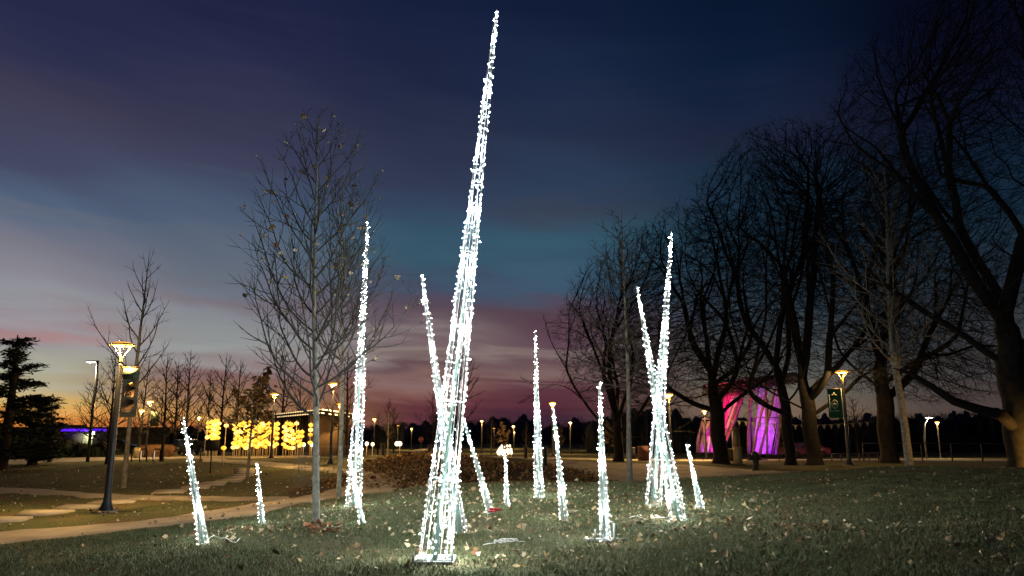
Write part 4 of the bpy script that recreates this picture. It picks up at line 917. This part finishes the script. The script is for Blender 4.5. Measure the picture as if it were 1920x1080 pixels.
# lanterns
lsm = MB().lathe([(.03,-.125),(.10,-.115),(.155,-.06),(.17,0),(.155,.06),(.10,.115),(.03,.125)], 14)
lan_me = lsm.build('lantern', M['lantern'], None, True); LM = lan_me.data; LM2 = LM.copy(); LM2.materials[0] = mat('lantern_amber', (.9,.6,.2), .6, emit=(1,.40,.02), es=1.1); LM3 = LM.copy(); LM3.materials[0] = mat('lantern_hot', (.9,.8,.5), .6, emit=(1,.55,.10), es=3.0); bpy.data.objects.remove(lan_me)
LN = sorted([(386,60,(793,801,820)),(392,59,(791,800,809,818)),(399,60,(789,797,806,815,822)),(406,59,(794,803,812,821)),(420,58,(798,)),(436,57,(795,805,831,839)),(443,58,(797,808,817,829,838)),
 (449,57,(791,800,811,822,832)),(455,60,(794,803,814,825,836)),(460,58,(798,809,820,833,840)),(469,57,(796,807,816,826,834)),(474,60,(801,812,829)),(481,57,(795,804,815,828,838)),(487,59,(792,801,811,822,833)),(492,57,(797,807,818,829,836)),
 (500,56,(794,804,812,830)),(505,59,(799,809,833)),(513,59,(801,812,836)),(517,56,(795,804,813,822,833)),(535,56,(794,807,816,825,838)),(541,57,(795,804,817,827,840)),(548,56,(814,823,831,840)),(553,58,(794,)),
 (557,56,(810,819,828)),(564,56,(810,818,833)),(560,59,(818,827,836)),(545,60,(797,808,829)),(530,59,(800,810,821,833)),(510,60,(795,806,818,829,838)),(497,61,(792,803,815,826,838)),(484,60,(798,808,820,832)),(477,61,(791,802,813,825,836)),(464,60,(792,803,814,826,837)),(447,61,(795,806,816,828,836)),(439,60,(800,812,823,834)),(403,61,(789,799,809,819)),(396,61,(794,804,814,823)),(580,55,(797,806,815,830))])
for k, (px, d, ys_) in enumerate(LN):
    b = GD(px, d); top_ = zat(min(ys_) - 6, d) - b[2]; nbs = f'{len(ys_)} yellow lanterns' if len(ys_) > 1 else 'one yellow lantern'
    pos = 'leftmost in the display' if k == 0 else 'rightmost in the display' if k == len(LN) - 1 else ['', 'second', 'third', 'fourth', 'fifth', 'sixth', 'seventh', 'eighth', 'ninth', 'tenth', 'eleventh', 'twelfth', 'thirteenth', 'fourteenth', 'fifteenth', 'sixteenth', 'seventeenth', 'eighteenth', 'nineteenth', 'twentieth', 'twenty-first', 'twenty-second', 'twenty-third', 'twenty-fourth', 'twenty-fifth', 'twenty-sixth', 'twenty-seventh', 'twenty-eighth', 'twenty-ninth', 'thirtieth', 'thirty-first', 'thirty-second', 'thirty-third', 'thirty-fourth', 'thirty-fifth', 'thirty-sixth', 'thirty-seventh', 'thirty-eighth'][k] + ' counted from the left of the display'
    r = empty('lantern_pole', b, f'slim pole with {nbs}, {pos}', 'lantern pole', 'poles of glowing yellow lanterns before the pavilion')
    MB().tube([(0, 0, 0), (0, 0, top_)], .03, 6).build('pole', M['lantern_pole'], r); MB().lathe([(.22,0),(.22,.05),(.001,.05)], 12).build('base', M['lantern_pole'], r)
    for y_ in ys_:
        o = bpy.data.objects.new('lantern', rnd.choice((LM, LM, LM2, LM3))); COL.objects.link(o); o.parent = r; o.location = (0, 0, zat(y_, d) - b[2])
# plaza under the display
strip('plaza', [(370,0,62),(450,0,62),(520,0,61),(600,0,60)], [(370,0,54),(450,0,53.6),(520,0,53.8),(600,0,54)], 20, 6, M['concrete'], .05)

# ------------------------------------------------------------------ purple lattice structure
sd = 66; so = GD(1410, sd); lat = empty('lattice_pavilion', so, 'open pavilion with woven lattice columns lit purple and magenta', 'pavilion')
def SL(px, py, d=sd): return P(px, py, d) - so
M['lattice'] = mat('lattice', (.17,.09,.14), .6, (.11,.06,.095), 3); M['canopy'] = mat('canopy', (.10,.08,.085), .6)
def lattice(name, b0, b1, t0, t1, n, depth, twist, rs):
    rr = random.Random(rs); mb = MB(); zb = -.3
    for k in range(n):
        a = 2 * math.pi * k / n; a2 = a + twist * (1 if k % 3 else -.5)
        def onr(l, r_, a): c = (l + r_) / 2; h_ = (r_ - l) / 2; return c + np.array([h_[0] * math.cos(a), depth * math.sin(a), 0])
        B_, T_ = onr(b0, b1, a), onr(t0, t1, a2); pts = []
        for f in np.linspace(0, 1, 9):
            aa = a + (a2 - a) * f; q = onr(b0 + (t0 - b0) * f, b1 + (t1 - b1) * f, aa); bul = math.sin(f * math.pi) * .04; cc = (b0 + (t0 - b0) * f + b1 + (t1 - b1) * f) / 2
            q = cc + (q - cc) * (1 + bul); pts.append(q)
        mb.tube(pts, [.12 + .03 * math.sin(q * 1.3 + k) for q in range(9)], 4, True)
    return mb.build(name, M['lattice'], lat, True)
lattice('column', SL(1404, 852), SL(1454, 852), SL(1411, 708), SL(1466, 712), 12, 1.3, .9, 1)
lattice('column', SL(1308, 849), SL(1349, 849), SL(1313, 790), SL(1352, 790), 9, 1.1, .8, 2)
lattice('column', SL(1326, 850), SL(1352, 850), SL(1344, 738), SL(1394, 735), 9, 1.3, .5, 3)
M['membrane'] = mat('membrane', (.46,.40,.44), .6, (.30,.25,.30), 3)
def slats(b0, b1, t0, t1, n, w, y, rs, skip=()):
    rr = random.Random(rs)
    for k in range(n):
        if k in skip: continue
        f0 = (k + .5) / n; f1 = min(1, max(0, f0 + rr.uniform(-.02, .34))); a, c = b0 + (b1 - b0) * f0, t0 + (t1 - t0) * f1; pts = []
        for f in np.linspace(0, 1, 7): p = a + (c - a) * f; pts.append((p[0] + .12 * math.sin(f * 3.1 + k), y + .25 * abs(f0 - .5), p[2]))
        P0 = np.array(pts); hw = w * (.8 + .4 * rr.random()); L_ = P0 - (hw, 0, 0); R_ = P0 + (hw, 0, 0); V = np.concatenate([L_, R_, L_ + (0, .05, 0), R_ + (0, .05, 0)]); m_ = 7
        F = [(i, i + 1, m_ + i + 1, m_ + i) for i in range(m_ - 1)] + [(2 * m_ + i, 3 * m_ + i, 3 * m_ + i + 1, 2 * m_ + i + 1) for i in range(m_ - 1)]
        MB().add(V, F).build('panel', M['membrane'], lat)
slats(SL(1412, 851), SL(1447, 851), SL(1416, 712), SL(1462, 716), 7, .15, .1, 5)
slats(SL(1314, 848), SL(1346, 848), SL(1317, 790), SL(1350, 790), 4, .12, .1, 6)
slats(SL(1334, 846), SL(1352, 832), SL(1330, 742), SL(1392, 738), 8, .17, .1, 7)
# inner screen of the right column, up to waist height
a_, b_ = SL(1414, 852), SL(1448, 783); MB().box(((a_[0] + b_[0]) / 2, .35, (a_[2] + b_[2]) / 2), (b_[0] - a_[0], .12, b_[2] - a_[2])).build('screen', M['canopy'], lat)
a_, b_ = SL(1407, 783), SL(1457, 783); MB().tube([a_ + (0, -.9, 0), b_ + (0, -.9, 0)], .05, 5).build('rail', M['lattice'], lat)
a_, b_ = SL(1312, 786), SL(1326, 786); MB().tube([a_ + (0, -.9, 0), b_ + (0, -.9, 0)], .08, 5).build('rail', M['lattice'], lat)
q = [SL(1318, 733), SL(1490, 708), SL(1512, 716, 78), SL(1340, 737, 78)]; V = q + [v + np.array([0, 0, .16]) for v in q]
MB().add(V, [(0,3,2,1),(4,5,6,7),(0,1,5,4),(1,2,6,5),(2,3,7,6),(3,0,4,7)]).build('canopy', M['canopy'], lat)
rf = [v + np.array([0, 0, .18]) for v in q]; rf2 = [v + np.array([0, 0, .5]) for v in q]
MB().add(rf + rf2, [(0,3,2,1),(4,5,6,7),(0,1,5,4),(1,2,6,5),(2,3,7,6),(3,0,4,7)]).build('roof', M['black'], lat)
MB().tube([q[0] + (.3, -.08, .42), (q[0] + q[1]) / 2 + (0, -.08, .42)], .05, 4).build('edge_light', mat('pink_edge', (.6,.2,.3), .5, emit=(.8,.08,.16), es=.5), lat)
for k in range(9):
    f = k / 8; a_ = q[0] * (1 - f) + q[1] * f; b_ = q[3] * (1 - f) + q[2] * f; MB().tube([a_ + (0, .1, -.14), b_ + (0, -.1, -.14)], .06, 4).build('beam', M['canopy'], lat)
MB().tube([q[0] + (0, .1, -.32), q[1] + (0, .1, -.32)], .16, 4).build('beam', M['canopy'], lat)
MB().tube([SL(1345, 741), SL(1410, 735)], .22, 6).build('beam', M['canopy'], lat)
def cl(px, py, e, col, dy=0, r=.2): p = SL(px, py) + np.array([0, dy, 0]); point('light', p, e, col, lat, r)
for (px_, py_, e_, c_) in ((1420,846,60,(.40,.0,1)),(1440,846,60,(.45,.0,1)),(1418,815,60,(.42,.0,1)),(1440,812,60,(.55,.0,1)),(1422,780,40,(.45,.0,.9)),(1438,775,40,(.6,.02,.8)),(1424,735,26,(.4,.05,.8)),(1450,742,20,(.7,.05,.6)),
                           (1318,840,30,(.5,.1,1)),(1336,842,40,(.8,.02,.6)),(1330,812,26,(.7,.05,.7)),(1346,820,60,(1,.0,.12)),(1352,795,80,(1,.0,.10)),(1358,772,90,(1,.0,.08)),(1366,752,90,(1,.0,.12)),(1384,746,60,(1,.0,.15))):
    cl(px_, py_, e_ * 1.1, c_, -.75, .15)
cl(1375, 742, 50, (1, .0, .35), .6); cl(1400, 738, 50, (.9, .0, .6), 1.0); cl(1490, 735, 15, (1, .02, .3), 2)

# ------------------------------------------------------------------ small street furniture
def bollard(px, d, top_py, w, label, name='bollard', cat='bollard'):
    b = GD(px, d); h_ = zat(top_py, d) - b[2]; o = empty(name, b, label, cat)
    MB().lathe([(w * .62,0),(w * .62,.06),(w * .5,.09),(w * .5,h_ - .1)], 14).build('body', M['black'], o, True)
    MB().lathe([(w * .5,h_-.1),(w*.56,h_-.09),(w*.56,h_-.03),(w*.3,h_),(.001,h_)], 14).build('cap', M['dark_metal'], o, True)
bollard(986, 44, 837, .22, 'black bollard left of the upright medium spire')
bollard(1022, 36, 836, .20, 'black bollard directly right of the upright medium spire')
bollard(717, 62, 832, .36, 'dark round litter bin at the leaf slope left of the far globes', 'litter_bin', 'litter bin')
bollard(805, 90, 834, .42, 'dark round litter bin behind the left flank of the tallest spire', 'litter_bin', 'litter bin')
b = GD(1418, 32.5); h_ = zat(846, 32.5) - b[2]; hy = empty('trash_post', b, 'black post with a round side cap on the grass below the purple lattice column', 'hydrant')
MB().lathe([(.17,0),(.17,.05),(.13,.08),(.13,h_-.2),(.16,h_-.18),(.16,h_-.12),(.10,h_-.04),(.001,h_)], 14).build('body', M['black'], hy, True)
MB().tube([(-.12, 0, h_ * .62), (-.30, 0, h_ * .62)], .06, 8).build('side_cap', M['black'], hy)
MB().tube([(.12, 0, h_ * .62), (.24, 0, h_ * .62)], .06, 8).build('side_cap', M['black'], hy)
for i, (px, lb) in enumerate([(240, 'dark hoop bike rack just right of the near banner lamp post'), (268, 'dark hoop bike rack at the foot of the dark-bannered lamp'), (293, 'dark hoop bike rack beside the thick dark tree trunk, right of the dark square banner')]):
    b = GD(px, 50); hh = .78; o = empty('bike_rack', b, lb, 'bike rack', 'hoop bike racks along the road')
    MB().tube([(-.22, 0, 0), (-.22, 0, hh - .15), (-.15, 0, hh), (.15, 0, hh), (.22, 0, hh - .15), (.22, 0, 0)], .045, 6).build('hoop', M['black'], o)
    MB().box((-.14, -.05, hh * .52), (.05, .02, hh * .7)).build('glowing_reflector', mat('glowing_reflector', (.8,.8,.75), .4, emit=(1,.95,.8), es=.5), o)  # strip emits weakly to imitate light thrown back by a reflector
def sign(px, d, y0, y1, w, label, facecol, name='sign'):
    b = GD(px, d); z0, z1 = zat(y1, d) - b[2], zat(y0, d) - b[2]; o = empty(name, b, label, 'sign')
    MB().tube([(0, 0, 0), (0, 0, z0 + .05)], .035, 6).build('post', M['dark_metal'], o); MB().box((0, 0, (z0 + z1) / 2), (w, .05, z1 - z0)).build('panel', mat('sign_panel', facecol, .7, tuple(v * .6 for v in facecol), 8), o)
sign(394, 35, 825, 845, .62, 'dark rectangular sign board on a post below the leftmost lanterns', (.03,.03,.028))
sign(375, 47, 826, 838, .30, 'small dark sign on a post left of the dark rectangular board', (.04,.04,.045))
b = GD(417, 40); o = empty('garden_light', b, 'single round yellow lantern on a short post below the lone lantern pole', 'garden light'); zz = zat(840, 40) - b[2]
MB().tube([(0, 0, 0), (0, 0, zz)], .025, 6).build('post', M['lantern_pole'], o); MB().lathe([(.02,zz-.1),(.12,zz-.06),(.14,zz),(.12,zz+.06),(.02,zz+.12)], 12).build('lantern', M['lantern'], o, True)
# globe lamps
M['globe'] = mat('globe', (1,.95,.8), .4, emit=(1,.82,.5), es=2.6)
def globe(px, d, py, label, two=None):
    b = GD(px, d); z = zat(py, d) - b[2]; o = empty('globe_light', b, label, 'globe light', 'low globe lights beside the far paths')
    MB().tube([(0, 0, 0), (0, 0, z)], .04, 6).build('post', M['lantern_pole'], o)
    for dx in ((0,) if two is None else (0, two)):
        if dx: MB().tube([(0, 0, z - .1), (dx, 0, z - .1), (dx, 0, z)], .025, 5).build('arm', M['lantern_pole'], o)
        g = MB().lathe([(.02,-.17),(.12,-.12),(.17,0),(.12,.12),(.02,.17)], 12).build('globe', M['globe'], o, True); g.location = (dx, 0, z)
globe(687, 66, 832, 'single white globe on a short post touching the right side of the tall upright spire')
globe(698, 70, 833, 'single white globe on a short post, second right of the tall upright spire')
globe(749, 54, 832, 'pair of white globes on one short post at the top of the leaf slope', -.2)
globe(568, 60, 834, 'small white globe right of the last box lanterns, left one')
globe(583, 60, 834, 'small white globe below the rightmost lantern pole')
b = GD(948, 55); gc = empty('globe_cluster', b, 'cluster of white globes in two rows above the short central stick of lights', 'light cluster')
gl = [(936,848,.30),(943,848,.30),(939,842,.26),(948,846,.16),(952,843,.16),(953,849,.16),(958,843,.16),(959,849,.16),(941,836,.12),(946,838,.08),(951,836,.12),(956,836,.13)]
for (px, py, r_) in gl:
    p = P(px, py, 55) - b; MB().tube([(p[0], 0, min(-.05, p[2] - .3)), (p[0], 0, p[2])], .02, 4).build('stem', M['lantern_pole'], gc)
    g = MB().lathe([(.02,-1),(.7,-.7),(1,0),(.7,.7),(.02,1)], 10).build('globe', M['globe'], gc, True); g.location = (p[0], 0, p[2]); r_ *= .62; g.scale = (r_, r_, r_ * 1.2)
# stop sign far away
b = GD(789, 120); st = empty('stop_sign', b, 'small red octagonal stop sign beside the far road', 'road sign'); zc = zat(824, 120) - b[2]
MB().tube([(0, 0, 0), (0, 0, zc)], .04, 6).build('post', M['grey_metal'], st)
oc = [(math.cos(R(22.5 + 45 * k)), math.sin(R(22.5 + 45 * k))) for k in range(8)]
MB().poly_prism([(x * .42, zc + y * .42) for x, y in oc], -.06, -.04).build('border', M['white_metal'], st)
MB().poly_prism([(x * .38, zc + y * .38) for x, y in oc], -.075, -.062).build('face', mat('stop_red', (.5,.03,.03), .5), st)
cu = bpy.data.curves.new('lettering', 'FONT'); cu.body = 'STOP'; cu.size = .27; cu.align_x = 'CENTER'; cu.align_y = 'CENTER'; cu.extrude = .004; cu.materials.append(M['white_metal'])
tx0 = bpy.data.objects.new('lettering_source', cu); COL.objects.link(tx0); bpy.context.view_layer.update()
tx = bpy.data.objects.new('lettering', bpy.data.meshes.new_from_object(tx0.evaluated_get(bpy.context.evaluated_depsgraph_get()))); COL.objects.link(tx); bpy.data.objects.remove(tx0); tx.parent = st; tx.location = (0, -.085, zc); tx.rotation_euler = (R(90), 0, 0)
# kiosk, speaker pillar, red board
def block(px, d, y0, y1, w, dep, name, label, cat, m1, m2):
    b = GD(px, d); z0, z1 = zat(y1, d) - b[2], zat(y0, d) - b[2]; o = empty(name, b, label, cat)
    MB().box((0, 0, (z1 + min(z0, 0)) / 2), (w, dep, z1 - min(z0, 0))).build('body', m1, o); MB().box((0, 0, z1 + .03), (w * 1.06, dep * 1.06, .06)).build('top', m2, o); return o
ycream = mat('cream_paint', (.45,.36,.18), .7, (.38,.30,.15), 4)
block(1384, 41, 840, 867, .38, .4, 'utility_box', 'cream utility box standing on the lawn right of the oak trunk under the red lattice', 'utility box', ycream, ycream)
block(1366, 50, 843, 862, .85, .4, 'low_wall', 'low tan masonry block just left of the cream utility box', 'wall block', mat('tan_block', (.22,.15,.09), .8), M['stone'])
block(1382, 60, 803, 855, .55, .3, 'loudspeaker', 'tall dark loudspeaker cabinet behind the cream utility box', 'loudspeaker', M['black'], M['dark_metal'])
block(1207, 52, 838, 857, .75, .12, 'notice_board', 'small dull red notice board left of the crossed spires feet', 'notice board', mat('dull_red', (.30,.11,.09), .8, (.22,.09,.07), 6), mat('pink_trim', (.4,.2,.18), .8))
block(1187, 62, 840, 850, .35, .3, 'waste_bin', 'small dark bin with a pale lid behind the straight young tree', 'litter bin', M['black'], M['stone'])
block(256, 57, 841, 856, .35, .35, 'lamp_pedestal', 'tan concrete pedestal at the foot of the pale post left of the dark square banner', 'pedestal', ycream, ycream)
# rails
def rails(pts_px, d0, d1, label, zs, n):
    A, B = GD(pts_px[0], d0), GD(pts_px[1], d1); root = empty('rail_fence', A, label, 'fence')
    for zf in zs:
        q = []
        for i in range(n + 1):
            p = A + (B - A) * i / n; p[2] = hm(p[0], p[1]); q.append(p - A + (0, 0, zf))
        MB().tube(q, .03, 6).build('rail', M['rail_dark'], root)
    for i in range(n + 1):
        p = A + (B - A) * i / n; p[2] = hm(p[0], p[1]); MB().tube([p - A, p - A + (0, 0, zs[0])], .035, 6).build('post', M['rail_dark'], root)
rails((1620, 1960), 46, 44, 'grey two-rail fence beyond the mound crest behind the pale young tree', (1.05, .5), 6)
rails((1560, 1665), 50, 49, 'low grey rail beyond the foot of the green banner lamp', (.45,), 6)
# wall strip lit thin behind trees at right
# bunting
b0 = P(1360, 786, 58); b1 = P(1640, 790, 56); bu = empty('bunting', b0, 'string of small white pennants hung between the oaks at right', 'bunting')
q = [b0 + (b1 - b0) * t + (0, 0, -.35 * math.sin(math.pi * t)) - b0 for t in np.linspace(0, 1, 22)]; MB().tube(q, .012, 4).build('string', M['grey_metal'], bu)
pm = mat('pennant', (.25,.24,.22), .8)
for i in range(1, 21):
    p = q[i]; MB().add([p + (-.14, 0, 0), p + (.14, 0, 0), p + (0, .02, -.36), p + (-.14, .01, 0), p + (.14, .01, 0), p + (0, .03, -.36)], (), [(0, 1, 2), (3, 5, 4)]).build('pennant', pm, bu)
# cars
def car(px, d, rz, label, color, head, s=1.0):
    b = GD(px, d); o = empty('parked_car', b, label, 'car', None, rz); o.scale = (s,) * 3
    prof = [(-2.2,.35),(-2.25,.8),(-2.1,.95),(-1.5,1.0),(-.9,1.42),(.6,1.45),(1.25,1.02),(2.0,.9),(2.2,.7),(2.2,.35)]
    MB().poly_prism(prof, -.85, .85).build('body', mat('car_paint', color, .25, spec=.6), o)
    for sy in (-1, 1): MB().poly_prism([(-1.35,1.02),(-.85,1.34),(.5,1.37),(1.05,1.04)], sy * .86, sy * .875).build('window', M['black'], o)
    for sx in (-1.35, 1.35):
        for sy in (-1, 1):
            w = MB().lathe([(.001,-.1),(.32,-.1),(.34,0),(.32,.1),(.001,.1)], 16).build('wheel', M['black'], o, True); w.location = (sx, sy * .8, .34); w.rotation_euler = (R(90), 0, 0)
    for sy in (-.6, .6):
        MB().box((2.21, sy, .68), (.05, .3, .14)).build('headlight', M['globe'] if head else M['grey_metal'], o)
        MB().box((-2.24, sy, .78), (.05, .3, .12)).build('tail_light', mat('tail_red', (.5,.02,.02), .4, emit=(1,.08,.05), es=4 if not head else .5), o)
car(346, 72, R(100), 'dark car with a red tail light beyond the grass bed', (.03,.04,.045), False)
car(222, 78, R(0), 'dark parked car under the floodlight of the low building', (.02,.02,.02), False)
car(1462, 74, R(200), 'car with bright lamps low behind the purple lattice column', (.12,.05,.06), True)
car(1512, 76, R(195), 'reddish car with white lamps between the two close oak trunks', (.14,.03,.06), True)
# tree guard with mesh behind the sycamore
b = GD(612, 30.5); tg = empty('wire_tree_guard', b, 'grey wire mesh cage standing on the path island behind the sycamore', 'tree guard'); w_ = MB()
for k in range(40): a = k / 40 * 6.283; w_.tube([(1.1 * math.cos(a), 1.1 * math.sin(a), -.1), (1.1 * math.cos(a), 1.1 * math.sin(a), 1.15)], .005, 3, False)
for z in (.0, .38, .76, 1.15): w_.tube([(1.1 * math.cos(a), 1.1 * math.sin(a), z) for a in np.linspace(0, 6.283, 33)], .006, 3, False)
w_.build('mesh', M['grey_metal'], tg)
# wire mesh fence panel in front of it
a_, b_ = GD(548, 26), GD(590, 26.5); fe = empty('wire_fence', a_, 'short faint wire mesh fence panel standing on the path edge left of the sycamore trunk', 'fence'); w_ = MB()
for k in range(26): p = (b_ - a_) * k / 25; w_.tube([p, p + (0, 0, 1.15)], .004, 3, False)
for z in (.05, .4, .8, 1.15): w_.tube([(0, 0, z), b_ - a_ + (0, 0, z)], .004, 3, False)
w_.build('mesh', M['grey_metal'], fe)
xs, ys = [], []
for (px, d, n, s_) in ((1840,9.0,12,.30),(1800,10.2,9,.3),(1660,11.6,10,.5),(1250,13.6,50,.55),(1290,12.6,30,.5),(1100,10.4,12,.5),(980,9.4,8,.4),(930,9.2,6,.3),(1480,10.4,10,.6),(640,10.2,8,.6),(1900,12,14,.5),(420,12.4,22,.6)):
    c = GD(px, d); xs.append(c[0] + nrg.normal(size=n) * s_); ys.append(c[1] + nrg.normal(size=n) * s_ * .6)
tag(leaves('large_fallen_leaves', np.concatenate(xs), np.concatenate(ys), .072, .03, pal=LEAFC * .7), 'larger curled brown and cream leaves drifted together on the mound lawn', 'leaves', kind='stuff')
# big curled leaves heaped at the sycamore foot
c = GD(604, 12.75); n = 46; lx = c[0] + nrg.normal(size=n) * .15; ly = c[1] + nrg.normal(size=n) * .06; hz_ = HM(lx, ly) + .02 + nrg.random(n) * .12
o = leaves('leaf_heap', lx, ly, .095, .0, None, hz_, np.array([[.30,.13,.06],[.26,.11,.05],[.42,.36,.24],[.34,.17,.08]])); tag(o, 'heap of large orange and cream curled leaves at the sycamore foot', 'leaves', kind='stuff')
# dry grass bed beyond the road
def tuft_bed(px0, px1, d0, d1, n, hgt, name, label, col):
    px = px0 + nrg.random(n) * (px1 - px0); d = d0 + nrg.random(n) * (d1 - d0); x = (px - 960) / FPX * d * .985; z = HM(x, d); h_ = hgt * (.5 + nrg.random(n) * .7); l = nrg.normal(size=(n, 2)) * .25
    V = np.stack([np.stack([x - .03, d, z], -1), np.stack([x + .03, d, z], -1), np.stack([x + l[:, 0], d + l[:, 1], z + h_], -1)], 1).reshape(-1, 3)
    tag(mesh_np(name, V, np.arange(3 * n).reshape(-1, 3), mat(name, col, .9)), label, 'grass', kind='stuff')
tuft_bed(-150, 65, 60, 66, 7000, .8, 'ornamental_grass', 'tall dry ornamental grass bed at the road, left edge', (.16,.11,.05))
tuft_bed(275, 325, 60, 66, 5000, .9, 'ornamental_grass', 'tall dry ornamental grass bed behind the bike racks', (.16,.09,.05))
# low amber uplight beside the huge oak, just outside the frame
c = GD(1992, 23.6); up = empty('ground_spotlight', c, 'low amber spotlight at the foot of the huge oak at the right edge', 'spotlight')
MB().lathe([(.09,0),(.09,.05),(.12,.08),(.12,.2),(.001,.2)], 12).build('housing', M['dark_metal'], up)
MB().lathe([(.001,.206),(.10,.204),(.11,.201)], 12).build('lens', M['lamp_lens'], up)
sp_ = point('light', (0, 0, .32), 420, (1, .50, .10), up, .06, R(95)); tgt = GD(1918, 25) + np.array([0, 0, .9]) - c - np.array([0, 0, .32])
sp_.rotation_euler = Vector(tgt).to_track_quat('-Z', 'Y').to_euler()
print('OBJECTS', len(bpy.data.objects))
